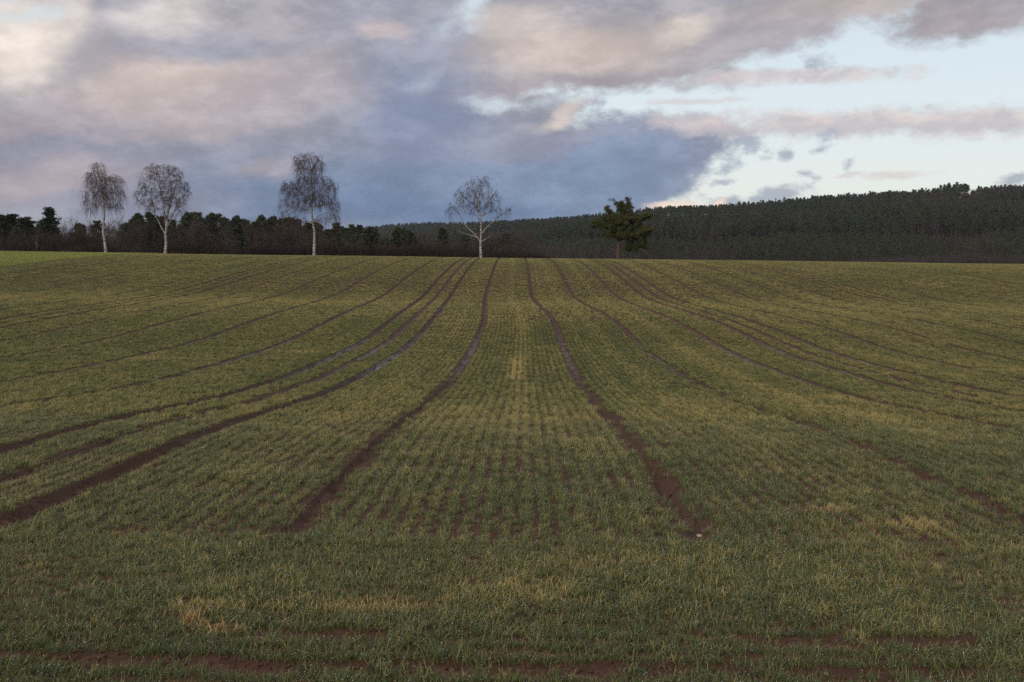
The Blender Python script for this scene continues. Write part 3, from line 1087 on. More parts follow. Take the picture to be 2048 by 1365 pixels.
def puddle(u, da, db, hw, drop, seed):
    """a film of water lying in the bottom of a rut; level, with a wavy shore"""
    n, r = 26, np.random.default_rng(seed)
    t = np.linspace(0, 1, n)
    d = da + (db - da) * t
    w = hw * np.sqrt(np.clip(np.sin(PI * t), 0, 1)) * (0.75 + 0.5 * fbm(d * 1.6, d * 0 + seed, seed, 2))
    cx_ = u + WP(d) + 0.05 * (fbm(d * 1.1, d * 0, seed + 3, 2) - 0.5)
    zg = field_z(u + WP(d), d) - drop
    lv = zg + 0.0
    L_ = np.stack([cx_ - w, d, lv], -1); R_ = np.stack([cx_ + w, d, lv], -1)
    V = np.stack([L_, R_], 1).reshape(-1, 3)
    i = np.arange(n * 2).reshape(n, 2)
    q = np.stack([i[:-1, 0], i[:-1, 1], i[1:, 1], i[1:, 0]], -1)
    obj('puddle_water', np_mesh('puddle_water', V, q, smooth=True), M_water, kind='structure')


puddle(-4.2, 27.8, 29.0, .085, .045, 1)
puddle(-4.12, 29.3, 30.6, .075, .045, 2)
puddle(-4.27, 31.2, 31.9, .05, .05, 6)
puddle(-6.03, 27.0, 28.1, .07, .05, 3)
puddle(-6.08, 28.6, 29.4, .05, .05, 5)
puddle(-4.2, 53.0, 54.3, .08, .05, 4)

# ------------------------------------------------------------------ trees
def colonize(seedlines, attract, step, kill, infl, iters, droop=0.0, up=0.0):
    """grow branches from the seed polylines towards the attraction points"""
    nodes, par = [], []
    for line, anchor in seedlines:
        line = np.asarray(line, float)
        pts = [line[0]]
        for a, b_ in zip(line[:-1], line[1:]):
            L = np.linalg.norm(b_ - a); k = max(1, int(round(L / step)))
            for j in range(1, k + 1):
                pts.append(a + (b_ - a) * j / k)
        base = len(nodes)
        if anchor:
            arr = np.array(nodes)
            p0 = int(np.argmin(((arr - pts[0]) ** 2).sum(1)))
        else:
            p0 = -1
        for j, p in enumerate(pts):
            nodes.append(p)
            par.append(p0 if j == 0 else base + j - 1)
    nseed = len(nodes)
    A = np.asarray(attract, float)
    N = np.array(nodes)
    D2 = ((A[:, None, :] - N[None]) ** 2).sum(2)
    near = D2.argmin(1); nd2 = D2.min(1)
    alive = nd2 > kill ** 2
    stuck = np.zeros(len(A), int)
    nodes = [*N]
    for it in range(iters):
        act = alive & (nd2 < infl ** 2)
        if not act.any():
            break
        N = np.array(nodes)
        idx = near[act]
        v = A[act] - N[idx]
        v /= np.linalg.norm(v, axis=1, keepdims=True)
        acc = np.zeros_like(N); np.add.at(acc, idx, v)
        u_ = np.unique(idx)
        dirs = acc[u_]
        ln = np.linalg.norm(dirs, axis=1, keepdims=True)
        dirs = dirs / np.maximum(ln, 1e-6) + RNG.normal(0, 0.12, dirs.shape)
        dirs[:, 2] += up
        dirs /= np.linalg.norm(dirs, axis=1, keepdims=True)
        new = N[u_] + dirs * step
        base = len(nodes)
        nodes += [*new]; par += list(u_)
        ND = ((A[:, None, :] - new[None]) ** 2).sum(2)
        m_ = ND.min(1); j = ND.argmin(1)
        better = m_ < nd2
        near = np.where(better, base + j, near); nd2 = np.where(better, m_, nd2)
        stuck = np.where(better | ~act, 0, stuck + 1)
        alive &= (nd2 > kill ** 2) & (stuck < 2)
        if len(nodes) > 9000:
            break
    return np.array(nodes), np.array(par), nseed


def pipe_radii(nodes, par, r_tip, power):
    n = len(nodes)
    acc = np.zeros(n); kids = np.zeros(n, int)
    for i in range(n - 1, -1, -1):
        r = acc[i] ** (1 / power) if kids[i] else r_tip
        acc[i] = r ** power
        if par[i] >= 0:
            acc[par[i]] += acc[i]; kids[par[i]] += 1
    return acc ** (1 / power), kids


def tube(pts, radii, sides=8, sub=4):
    """smooth tube along a polyline"""
    pts = np.asarray(pts, float); radii = np.asarray(radii, float)
    t = np.arange(len(pts)); tt = np.linspace(0, len(pts) - 1, (len(pts) - 1) * sub + 1)
    f = [smooth_curve(list(zip(t, pts[:, k]))) for k in range(3)]
    P = np.stack([f[k](tt) for k in range(3)], -1)
    R = np.interp(tt, t, radii)
    V, q = strands(P[None], R[None], sides)
    return V, q, R.repeat(sides)


def ell_points(ells, n, rng, bx, by, s, depth=0.9, shell=0.35):
    """attraction points inside picture ellipses (photo pixels) given real depth"""
    out = []
    areas = np.array([e[2] * e[3] for e in ells], float)
    cnt = (areas / areas.sum() * n).astype(int)
    for e, c in zip(ells, cnt):
        px, py, rx, ry = e[:4]
        v = rng.normal(0, 1, (c, 3)); v /= np.linalg.norm(v, axis=1, keepdims=True)
        r = rng.uniform(0, 1, c) ** shell
        v = v * r[:, None]
        x = (px + v[:, 0] * rx - bx) * s
        z = (by - (py - v[:, 2] * ry)) * s
        off = e[4] if len(e) > 4 else 0.0
        y = v[:, 1] * (rx * s) * depth + off
        out.append(np.stack([x, y, z], -1))
    return np.concatenate(out)


def make_birch(bx, by, d, trunk, limbs, ells, label, seed, n_att=700, n_tw=1.0, hang=1.0, r0=0.24):
    rng = np.random.default_rng(seed)
    s = d / F
    gx = at(bx, d)
    gz = float(ground_z(gx, d)) - 0.1
    zoff = (ZC + (CY - by) / F * d) - gz

    def loc(p, y):
        return np.array([(p[0] - bx) * s, y, (by - p[1]) * s + zoff])
    tr = [np.array([(trunk[0][0] - bx) * s, 0, 0.0])] + [loc(p, 0.06 * math.sin(i * 1.7) * i * 0.3) for i, p in enumerate(trunk[1:])]
    seedl = [(tr, False)]
    limb_geo = []
    for k, lb in enumerate(limbs):
        sgn = 1 if rng.random() < .5 else -1
        amp = rng.uniform(0.15, 0.5) * sgn
        L = [loc(p, 0) for p in lb]
        # start on the trunk, swing forward or back on the way out
        x0 = L[0]
        for j in range(len(L)):
            hx = abs(L[j][0] - x0[0])
            L[j][1] = amp * hx * 1.0
        seedl.append((L, True))
        limb_geo.append(L)
    A = ell_points(ells, n_att, rng, bx, by, s)
    A[:, 2] += zoff
    nodes, par, ns = colonize(seedl, A, 0.20, 0.30, 3.0, 60, up=0.10)
    R, kids = pipe_radii(nodes, par, 0.0070, 2.15)
    root = thing('birch_tree', (gx, d, gz), 0, label, 'tree')
    # trunk
    zt = np.array([p[2] for p in tr]); H = zt.max()
    rad = r0 * np.clip(1 - zt / (H * 1.03), 0.05, 1) ** 0.7
    rad[0] *= 1.25
    V, q, rr = tube(tr, rad, 10, 5)
    obj('trunk', np_mesh('trunk', V, q, {'thin': np.clip((0.040 - rr) / 0.04, 0, 1)}, smooth=True), M_birch, root)
    for L in limb_geo:
        h = L[0][2]
        ra = np.interp(h, zt, rad) * 0.62
        ra = max(0.04, min(ra, 0.085))
        length = sum(np.linalg.norm(np.array(L[i + 1]) - L[i]) for i in range(len(L) - 1))
        rads = np.linspace(ra, 0.016, len(L))
        V, q, rr = tube(L, rads, 6, 5)
        obj('limb', np_mesh('limb', V, q, {'thin': np.clip((0.075 - rr) / 0.05, 0, 1) * 0.85}, smooth=True), M_birch, root)
    # grown branches
    e = np.arange(ns, len(nodes))
    P = np.stack([nodes[par[e]], nodes[e]], 1)
    RR = np.stack([np.minimum(R[par[e]], 0.05), np.minimum(R[e], 0.05)], 1)
    V, q = strands(P, RR, 4)
    o = obj('branch', np_mesh('branch', V, q), M_branch, root, kind='stuff')
    # hanging twigs
    src = e[R[e] < 0.022]
    cnt = int(len(src) * 1.9 * n_tw)
    pick = rng.choice(src, cnt)
    base = nodes[pick] + rng.normal(0, 0.05, (cnt, 3))
    dr = nodes[pick] - nodes[par[pick]]
    dr /= np.linalg.norm(dr, axis=1, keepdims=True) + 1e-9
    dr = dr + rng.normal(0, 0.55, dr.shape)
    L = rng.gamma(3.0, 0.30, cnt) * hang
    K = 6
    t = np.linspace(0, 1, K)
    out = 0.34 * L[:, None] * np.minimum(1.6 * t - 0.75 * t * t, 1)[None, :]
    pts = base[:, None, :] + dr[:, None, :] * out[:, :, None]
    fall = (t ** 1.5)[None, :] * L[:, None]
    pts[:, :, 2] -= fall * (0.80 * rng.uniform(.55, 1.15, cnt))[:, None] * 1.0
    pts += np.cumsum(rng.normal(0, 0.018, pts.shape), axis=1)
    pts[:, :, 2] = np.maximum(pts[:, :, 2], 1.3)
    RR = np.repeat((0.0074 * (1 - 0.5 * t))[None, :], cnt, 0) * rng.uniform(.7, 1.2, cnt)[:, None]
    V, q = strands(pts, RR, 3)
    # side shoots
    c2 = int(cnt * 1.3)
    pi_ = rng.integers(0, cnt, c2); ki = rng.integers(1, K - 1, c2)
    b2 = pts[pi_, ki]
    v2 = rng.normal(0, 1, (c2, 3)); v2[:, 2] = -np.abs(v2[:, 2]) * 0.9
    v2 /= np.linalg.norm(v2, axis=1, keepdims=True)
    l2 = rng.uniform(.12, .42, c2)
    e2 = b2 + v2 * l2[:, None]
    m2 = (b2 + e2) / 2 + v2 * [1, 1, 0] * 0.15 * l2[:, None]
    V2, q2 = strands(np.stack([b2, m2, e2], 1), np.tile([[0.0055, 0.0045, 0.003]], (c2, 1)), 3)
    obj('twig', np_mesh('twig', np.concatenate([V, V2]), np.concatenate([q, q2 + len(V)])), M_twig, root, kind='stuff')
    return root


make_birch(212, 512, 131, [(212, 514), (209, 482), (206, 460), (209, 422), (206, 395), (203, 375), (199, 358), (194, 338), (192, 322)],
           [[(204, 378), (214, 362), (230, 350), (240, 352)], [(207, 400), (222, 388), (240, 375), (250, 380)], [(206, 397), (186, 383), (168, 385)], [(208, 415), (196, 408), (178, 418)],
            [(207, 457), (202, 452), (197, 449)], [(202, 372), (186, 352), (176, 345)], [(208, 415), (225, 415), (240, 420)]],
           [(193, 345, 20, 24), (232, 363, 16, 14), (186, 392, 20, 14), (238, 388, 16, 16), (207, 375, 34, 26), (172, 402, 10, 14), (215, 408, 28, 14), (200, 360, 30, 20), (180, 420, 14, 10), (236, 414, 14, 12), (202, 335, 12, 12)],
           'weeping white-trunked birch with narrow drooping crown, first of four birches from the field corner', 21, 760, 1.8, 1.6, 0.165)
make_birch(330, 512, 131, [(330, 514), (332, 487), (331, 468), (334, 448), (337, 420), (342, 385), (338, 350), (334, 330)],
           [[(331, 470), (322, 455), (314, 440), (303, 422), (284, 410), (272, 402)], [(333, 460), (328, 425), (322, 385), (306, 355), (300, 332)],
            [(333, 458), (343, 432), (354, 402), (372, 378)], [(336, 430), (346, 400), (357, 360), (352, 338)], [(312, 436), (304, 405), (292, 372)], [(345, 428), (360, 414), (372, 412)]],
           [(326, 362, 46, 38), (290, 388, 24, 24), (362, 385, 22, 26), (320, 338, 38, 15), (350, 345, 22, 18), (330, 400, 50, 22), (277, 398, 10, 16), (345, 380, 40, 30), (300, 416, 20, 10), (362, 420, 14, 12), (335, 430, 26, 10)],
           'round-crowned bare birch forking low into several white stems', 22, 1300, 1.55, 0.8, 0.17)
make_birch(628, 516, 131, [(628, 518), (629, 471), (626, 447), (624, 427), (625, 403), (623, 379), (622, 359), (621, 333), (616, 303)],
           [[(625, 430), (616, 420), (603, 423), (583, 412)], [(626, 445), (638, 431), (656, 425), (678, 414)], [(625, 402), (612, 392), (597, 381), (572, 366)], [(625, 403), (634, 394), (651, 381), (669, 366)],
            [(623, 372), (638, 355), (662, 354)], [(622, 360), (603, 348), (585, 320), (578, 312)], [(621, 345), (634, 324), (641, 308)], [(626, 447), (610, 445), (594, 450)], [(624, 415), (645, 412), (668, 408)]],
           [(616, 330, 36, 26), (580, 378, 20, 22), (658, 378, 22, 24), (568, 410, 12, 16), (670, 412, 14, 16), (620, 375, 42, 34), (600, 400, 36, 18), (645, 400, 30, 18), (612, 318, 26, 16), (572, 430, 12, 12), (668, 432, 14, 12), (598, 438, 20, 8), (642, 440, 20, 8), (640, 322, 10, 14)],
           'tallest weeping birch with straight white trunk, standing over the low hedge', 23, 1300, 1.75, 1.5, 0.17)
make_birch(962, 520, 131, [(962, 522), (961, 489), (962, 466), (961, 437), (958, 418), (957, 398), (966, 372), (972, 352)],
           [[(961, 484), (950, 469), (937, 458), (926, 444), (919, 431), (906, 416), (893, 406)], [(962, 469), (974, 455), (987, 444), (998, 433), (1016, 422), (1026, 412)],
            [(955, 476), (945, 472), (930, 468), (919, 462), (911, 450)], [(963, 484), (974, 477), (989, 467)], [(960, 442), (952, 431), (930, 427)], [(961, 434), (978, 425), (998, 414)],
            [(958, 420), (955, 398), (945, 370), (941, 352)], [(958, 420), (948, 410), (925, 392), (914, 380)], [(962, 418), (975, 405), (990, 386), (996, 378)]],
           [(955, 372, 30, 20), (922, 402, 22, 20), (898, 424, 12, 12), (1012, 424, 14, 10), (960, 405, 44, 22), (985, 395, 18, 18), (940, 385, 28, 20), (968, 358, 16, 10), (995, 425, 16, 10)],
           'wide open birch with low white limbs spreading in a V, farthest from the field corner', 24, 780, 1.15, 0.85, 0.165)

# --- pines: needle clumps on a branching frame
def needle_clumps(C_, rad, n_each, rng, size=0.16, width=0.03, upb=0.35):
    """needle-leaf faces around branch tips: C_ (N,3) centres"""
    N = len(C_)
    v = rng.normal(0, 1, (N, n_each, 3)); v[:, :, 2] = v[:, :, 2] * 0.8 + upb
    v /= np.linalg.norm(v, axis=2, keepdims=True)
    base = C_[:, None, :] + v * (rad * rng.uniform(.1, .75, (N, n_each, 1)))
    L = size * rng.uniform(.6, 1.3, (N, n_each, 1))
    tip = base + v * L
    side = np.cross(v, rng.normal(0, 1, (N, n_each, 3)))
    side /= np.linalg.norm(side, axis=2, keepdims=True) + 1e-9
    a = base - side * width; b_ = base + side * width
    c = tip + side * width * 0.5; d_ = tip - side * width * 0.5
    V = np.stack([a, b_, c, d_], 2).reshape(-1, 3)
    q = np.arange(N * n_each * 4).reshape(-1, 4)
    return V, q


def lone_pine():
    bx, by, d = 1236, 522, 131
    rng = np.random.default_rng(31)
    s = d / F
    gx = at(bx, d); gz = float(ground_z(gx, d)) - 0.1
    zoff = (ZC + (CY - by) / F * d) - gz
    zp = lambda X, Y: (1080 + X / 4.876, 360 + Y / 4.876)
    tr = [zp(758, 800), zp(766, 640), zp(780, 540), zp(792, 430), zp(800, 310), zp(806, 220), zp(840, 185)]

    def loc(p, y=0):
        return np.array([(p[0] - bx) * s, y, (by - p[1]) * s + zoff])
    T = [loc(p) for p in tr]; T[0][2] = 0
    limbs = [[zp(778, 545), zp(700, 470), zp(600, 440), zp(530, 430)], [zp(775, 600), zp(850, 560), zp(960, 520), zp(1050, 490)], [zp(766, 660), zp(850, 660), zp(960, 660), zp(1040, 650)],
             [zp(792, 430), zp(880, 380), zp(980, 370), zp(1060, 350)], [zp(795, 390), zp(720, 330), zp(660, 290)], [zp(780, 560), zp(700, 560), zp(640, 580)],
             [zp(803, 270), zp(860, 215), zp(875, 190)], [zp(803, 270), zp(750, 220), zp(725, 195)]]
    seedl = [(T, False)]
    LG = []
    for k, lb in enumerate(limbs):
        amp = (0.6, -0.6, 0.4, -0.5, 0.6, -0.9, 0.2, -0.2)[k]
        L = [loc(p) for p in lb]
        for j in range(len(L)):
            L[j][1] = amp * abs(L[j][0] - L[0][0])
        seedl.append((L, True)); LG.append(L)
    E = []
    for (X, Y, rx, ry) in [(800, 430, 190, 90), (560, 435, 70, 40), (1000, 365, 90, 38), (1010, 500, 90, 42), (850, 540, 190, 50), (980, 655, 125, 42), (880, 690, 60, 30), (560, 440, 85, 48), (640, 420, 80, 60), (1010, 520, 80, 40), (600, 450, 80, 40), (795, 270, 75, 70), (665, 300, 40, 45),
                           (650, 545, 70, 35), (865, 205, 22, 22), (735, 200, 22, 20), (780, 370, 130, 60), (900, 620, 60, 40), (880, 290, 50, 30)]:
        p = zp(X, Y)
        E.append((p[0], p[1], rx / 4.876, ry / 4.876))
    A = ell_points(E, 900, rng, bx, by, s, depth=0.85)
    A[:, 2] += zoff
    nodes, par, ns = colonize(seedl, A, 0.22, 0.30, 2.6, 50, up=0.12)
    R, kids = pipe_radii(nodes, par, 0.014, 2.2)
    root = thing('pine_tree', (gx, d, gz), 0, 'lone green pine with a wide ragged crown and reddish trunk at the field edge', 'tree')
    zt = np.array([p[2] for p in T]); H = zt.max()
    V, q, rr = tube(T, 0.27 * np.clip(1 - zt / (H * 1.05), .08, 1) ** .8, 9, 5)
    obj('trunk', np_mesh('trunk', V, q, smooth=True), M_pinebark, root)
    for L in LG:
        V, q, rr = tube(L, np.linspace(0.085, 0.022, len(L)), 6, 4)
        obj('limb', np_mesh('limb', V, q, smooth=True), M_pinebark, root)
    e = np.arange(len(T), len(nodes))
    V, q = strands(np.stack([nodes[par[e]], nodes[e]], 1), np.stack([np.minimum(R[par[e]], .06), np.minimum(R[e], .06)], 1), 4)
    obj('branch', np_mesh('branch', V, q), M_pinebark, root, kind='stuff')
    e = np.arange(ns, len(nodes))
    src = e[R[e] < 0.06]
    Cn = nodes[src]
    extra = Cn[rng.integers(0, len(Cn), int(len(Cn) * 1.8))] + rng.normal(0, 0.15, (int(len(Cn) * 1.8), 3))
    V, q = needle_clumps(np.concatenate([Cn, extra]), 0.22, 38, rng, 0.20, 0.016, 0.45)
    obj('crown', np_mesh('crown', V, q), M_needle, root, kind='stuff')


lone_pine()


def forest_pine(seed, H, n_br, n_cl, slim, crown_from=0.35, per=16):
    """generic wild pine: a stem with whorls of branches carrying needle clumps; returns trunk and crown meshes"""
    rng = np.random.default_rng(seed)
    bend = rng.normal(0, 0.25, 2)
    tz = np.linspace(0, H * 0.97, 7)
    T = np.stack([bend[0] * np.sin(tz / H * 2.2), bend[1] * np.sin(tz / H * 1.7 + .4), tz], -1)
    V, q, _ = tube(T, 0.020 * H * np.clip(1 - tz / H, .06, 1) ** .85 * 0.8, 6, 2)
    Vs, Qs, off = [V], [q], len(V)
    cents = []
    for k in range(n_br):
        f = crown_from + (1 - crown_from) * (k + rng.random()) / n_br
        f = min(f, 0.985)
        z0 = f * H
        a = k * 2.39996 + rng.normal(0, .35)
        rel = (f - crown_from) / (1 - crown_from)
        ln = slim * H * (0.55 + 0.45 * math.sin(min(1, rel * 1.5 + .25) * PI * 0.62)) * (1.05 - rel) ** 0.62 * rng.uniform(.6, 1.2)
        p0 = np.array([np.interp(z0, tz, T[:, 0]), np.interp(z0, tz, T[:, 1]), z0])
        rise = rng.uniform(0.05, 0.5)
        p1 = p0 + np.array([math.cos(a) * ln * .6, math.sin(a) * ln * .6, ln * rise * .35])
        p2 = p0 + np.array([math.cos(a) * ln, math.sin(a) * ln, ln * rise])
        v, qq = strands(np.stack([p0, p1, p2])[None], np.array([[.045, .03, .012]]) * H / 14, 3)
        Vs.append(v); Qs.append(qq + off); off += len(v)
        for j in range(n_cl):
            t = rng.uniform(.35, 1.05)
            c = p0 + (p2 - p0) * t + rng.normal(0, .11 * ln + .10, 3) * [1, 1, .55]
            cents.append(c)
    for j in range(n_cl * 2):
        cents.append(T[-1] + rng.normal(0, .16, 3) + [0, 0, -abs(rng.normal(0, .5))])
    V2, q2 = needle_clumps(np.array(cents), 0.42 * H / 14, per, rng, 0.42 * H / 14, 0.085 * H / 14, .3)
    return (np.concatenate(Vs), np.concatenate(Qs)), (V2, q2)


def bare_tree(seed, H, n_att, width, tw, base_f=0.25):
    """leafless broadleaf: trunk, branches and fine upright twigs in one frame"""
    rng = np.random.default_rng(seed)
    T = [np.array([0, 0, 0.0]), np.array([rng.normal(0, .2), rng.normal(0, .2), H * .35]), np.array([rng.normal(0, .3), rng.normal(0, .3), H * .62])]
    v = rng.normal(0, 1, (n_att, 3)); v /= np.linalg.norm(v, axis=1, keepdims=True); v *= rng.uniform(0, 1, (n_att, 1)) ** .4
    A = v * [width * H, width * H, (1 - base_f) * H * .5] + [0, 0, H * (base_f + (1 - base_f) * .5)]
    nodes, par, ns = colonize([(T, False)], A, .04 * H, .05 * H, .5 * H, 40, up=.25)
    R, kids = pipe_radii(nodes, par, 0.0016 * H, 2.1)
    e = np.arange(1, len(nodes))
    V, q = strands(np.stack([nodes[par[e]], nodes[e]], 1), np.stack([np.minimum(R[par[e]], .02 * H), np.minimum(R[e], .02 * H)], 1), 4)
    src = e[kids[e] <= 1]
    c = int(len(src) * tw)
    b0 = nodes[rng.choice(src, c)]
    dv = rng.normal(0, .5, (c, 3)); dv[:, 2] = np.abs(dv[:, 2]) + .55
    dv /= np.linalg.norm(dv, axis=1, keepdims=True)
    L = rng.uniform(.05, .16, c)[:, None] * H
    V2, q2 = strands(np.stack([b0, b0 + dv * L * .5 + rng.normal(0, .006 * H, (c, 3)), b0 + dv * L], 1), np.tile([[.0013 * H, .001 * H, .0006 * H]], (c, 1)), 3)
    thick = R[e].repeat(8) > 0.006 * H
    fmask = thick.reshape(-1, 8)[:, 0].repeat(4)
    return V, q, fmask, V2, q2


def shrub_mesh(seed, H, Wd, n):
    """thicket bush: many thin forked stems fanning out of the ground"""
    rng = np.random.default_rng(seed)
    a = rng.uniform(0, 2 * PI, n)
    lean = np.abs(rng.normal(0, .38, n))
    L = H * rng.uniform(.45, 1.12, n)
    b0 = np.stack([rng.normal(0, Wd * .42, n), rng.normal(0, Wd * .30, n), np.zeros(n)], -1)
    K = 4
    t = np.linspace(0, 1, K)
    dr = np.stack([np.cos(a) * np.sin(lean), np.sin(a) * np.sin(lean), np.cos(lean)], -1)
    P = b0[:, None, :] + dr[:, None, :] * (L[:, None] * t[None, :])[:, :, None] + np.cumsum(rng.normal(0, .05 * H / 2, (n, K, 3)), 1)
    P[:, 0, 2] = -.1
    V, q = strands(P, np.tile([[.016, .013, .010, .005]], (n, 1)), 3)
    c = n * 5
    i = rng.integers(0, n, c); k = rng.integers(1, K - 1, c); f = rng.random((c, 1))
    b1 = P[i, k] * (1 - f) + P[i, k + 1] * f
    dv = dr[i] + rng.normal(0, .55, (c, 3)); dv /= np.linalg.norm(dv, axis=1, keepdims=True)
    l1 = rng.uniform(.15, .45, (c, 1)) * H * .5
    V2, q2 = strands(np.stack([b1, b1 + dv * l1], 1), np.tile([[.009, .004]], (c, 1)), 3)
    return np.concatenate([V, V2]), np.concatenate([q, q2 + len(V)])


# prototypes of the wood: every one is placed for real, the first copy included
WOODG = 'trees of the woodland belt behind the birches'


class Kind:
    """a tree kind with shared meshes, placed as real objects"""

    def __init__(self, name, parts):
        self.name, self.parts, self.first = name, parts, None

    def place(self, loc, rz, sc, label, group):
        if self.first is None:
            r = thing(self.name, loc, rz, label, 'tree' if 'shrub' not in self.name else 'shrub', group)
            for pn, me, kd in self.parts:
                o = obj(pn, me, None, r)
                if kd: o['kind'] = kd
            r.scale = sc if isinstance(sc, tuple) else (sc,) * 3
            self.first = r
            return r
        return dup(self.first, loc, rz, sc, label, group)


def pine_kind(seed, H, nb, nc, slim, cf, per):
    (V, q), (V2, q2) = forest_pine(seed, H, nb, nc, slim, cf, per)
    mt = np_mesh('pine_trunk', V, q, smooth=True); mt.materials.append(M_ftrunk)
    mc = np_mesh('pine_crown', V2, q2); mc.materials.append(M_forest)
    return Kind('pine_tree', [('trunk', mt, None), ('crown', mc, 'stuff')])


def bare_kind(seed, H, n, w, tw):
    V, q, fm, V2, q2 = bare_tree(seed, H, n, w, tw)
    mt = np_mesh('bare_trunk', V, q[fm]); mt.materials.append(M_bare)
    mc = np_mesh('bare_crown', np.concatenate([V, V2]), np.concatenate([q[~fm], q2 + len(V)])); mc.materials.append(M_bare)
    return Kind('bare_tree', [('trunk', mt, None), ('crown', mc, 'stuff')])


belt_pines = [pine_kind(100 + k, 12.0, 46, 5, (.20, .24, .18, .22, .26)[k], (.10, .18, .08, .22, .15)[k], 22) for k in range(5)]
belt_bare = [bare_kind(140 + k, 9.0, 150, (.30, .24, .34, .27)[k], 3.0) for k in range(4)]
for pk in belt_pines + belt_bare:
    pk.first = None
rb = np.random.default_rng(55)


def put(kind, px, d, top_py, label, group, wid=1.0, H0=12.0, rz=None):
    x = at(px, d)
    gz = float(ground_z(x, d)) - .15
    top = ZC + (CY - top_py) / F * d
    s = (top - gz) / H0
    return kind.place((x, d, gz), rb.uniform(0, 6.28) if rz is None else rz, (s * wid, s * wid, s), label, group)


# named trees of the belt that stand out
put(belt_pines[2], 92, 196, 417, 'tallest dark pine of the wood at the left edge, with a ragged top', WOODG, 1.35)
put(belt_pines[1], 58, 200, 437, 'dark pine with a pointed top, beside the tallest pine of the wood', WOODG, 1.8)
put(belt_pines[2], 28, 200, 430, 'dense round-topped dark pine near the left edge of the wood', WOODG, 1.8)
put(belt_pines[0], -6, 198, 428, 'dark pine cut off by the left edge of the picture', WOODG, 1.2)
put(belt_pines[3], 300, 205, 427, 'slim dark pine peeping up just left of the forking birch', WOODG, 0.9)
put(belt_pines[4], 396, 206, 428, 'dark pine just right of the forking birch', WOODG, 1.0)
put(belt_pines[2], 790, 172, 461, 'mid green bushy pine at the right end of the wood, lowest of its row', WOODG, 1.5)
put(belt_pines[4], 738, 176, 457, 'broad mid green pine between the tallest birch and the wide open birch', WOODG, 1.6)
ZONES = [(140, 'left of the first birch'), (212, 'just left of the first birch trunk'), (330, 'between the first birch and the forking birch'), (450, 'just right of the forking birch'),
         (545, 'midway between the forking and the tallest birch'), (628, 'just left of the tallest birch'), (715, 'just right of the tallest birch'), (830, 'between the tallest and the wide open birch'),
         (962, 'just left of the wide open birch'), (1100, 'just right of the wide open birch'), (1236, 'just left of the lone pine'), (1400, 'just right of the lone pine'),
         (1500, 'right of the lone pine'), (1620, 'well right of the lone pine'), (1740, 'midway from the lone pine to the right edge'), (1850, 'towards the right side'), (1950, 'nearly at the right edge'), (9999, 'at the right edge')]


def zone(px):
    return next(z for lim, z in ZONES if px < lim)


TOPS = smooth_curve([(-60, 436), (30, 440), (120, 446), (150, 440), (200, 434), (260, 437), (330, 440), (400, 434), (450, 440), (500, 440), (560, 442), (620, 446), (700, 456), (760, 464), (830, 470)])
for k in range(112):
    px = -60 + 880 * (k + rb.uniform(.1, .9)) / 112
    dark = vnoise(np.array([px / 60.0]), np.array([0.5]), 3)[0]
    top = float(TOPS(px)) + rb.uniform(-9, 20)
    if 105 < px < 265 and rb.random() < .75:
        continue
    put(belt_pines[int(rb.integers(0, 5))], px, rb.uniform(196, 240), top, 'dark pine in the wood, ' + zone(px), WOODG, rb.uniform(.95, 1.35))
for k in range(90):
    px = 100 + 730 * (k + rb.uniform(.05, .95)) / 90
    if k < 14:
        px = 105 + 175 * (k + rb.random()) / 14
    top = float(TOPS(px)) + rb.uniform(-8, 30) + (6 if k > 13 else -2)
    put(belt_bare[int(rb.integers(0, 4))], px, rb.uniform(186, 235), top, 'leafless brown tree in the wood, ' + zone(px), WOODG, rb.uniform(.9, 1.25), 9.0)
# young white stem near the left edge
Vs, Qs, off = [], [], 0
yb = thing('young_birch', (at(74, 150), 150, float(ground_z(at(74, 150), 150)) - .1), 0, 'small thin pale-stemmed young birch at the wood edge, near the left side', 'tree')
for k, pl in enumerate([[(0, 0), (.02, .8), (.08, 1.9), (.10, 3.0)], [(.02, .8), (-.18, 1.5), (-.32, 2.3), (-.36, 2.8)], [(.04, 1.2), (-.06, 2.0), (-.02, 3.2)]]):
    T = [np.array([p[0], .05 * k, p[1] * .8 + .8 if p[1] > 0 else 0.0]) for p in pl]
    V, q, rr = tube(T, np.linspace(.032 if k == 0 else .022, .010, len(T)), 6, 4)
    obj('stem', np_mesh('stem', V, q, {'thin': np.zeros(len(V))}, smooth=True), M_birch, yb)
V, q, fm, V2, q2 = bare_tree(177, 4.6, 60, .26, 4.0, .45)
obj('twig', np_mesh('twig', np.concatenate([V, V2]), np.concatenate([q[~fm], q2 + len(V)])), M_bare, yb, kind='stuff')

# brown thicket along the crest, behind the birch row
shr = []
for k in range(4):
    V, q = shrub_mesh(200 + k, 2.4, 2.6, 130)
    me = np_mesh('shrub_stem', V, q); me.materials.append(M_shrub)
    shr.append(Kind('shrub', [('stem', me, 'stuff')]))
HEDGE = 'shrubs of the low hedge along the field crest'
for k in range(150):
    px = 150 + 925 * (k + rb.uniform(0, 1)) / 150
    d = rb.uniform(134, 146)
    gz = float(ground_z(at(px, d), d))
    top_py = 491 + 5 * math.sin(px / 37.0) + rb.uniform(-5, 7) + (4 if px > 820 else 0) + max(0, (px - 1000) * .22)
    H = (ZC + (CY - top_py) / F * d) - gz
    shr[int(rb.integers(0, 4))].place((at(px, d), d, gz), rb.uniform(0, 6.28), (1.0, 1.0, H / 2.4), 'bare brown shrub of the crest hedge, ' + zone(px), HEDGE)
LAB_S2 = 'tall leafless bush at the wood edge, left of the first birch'
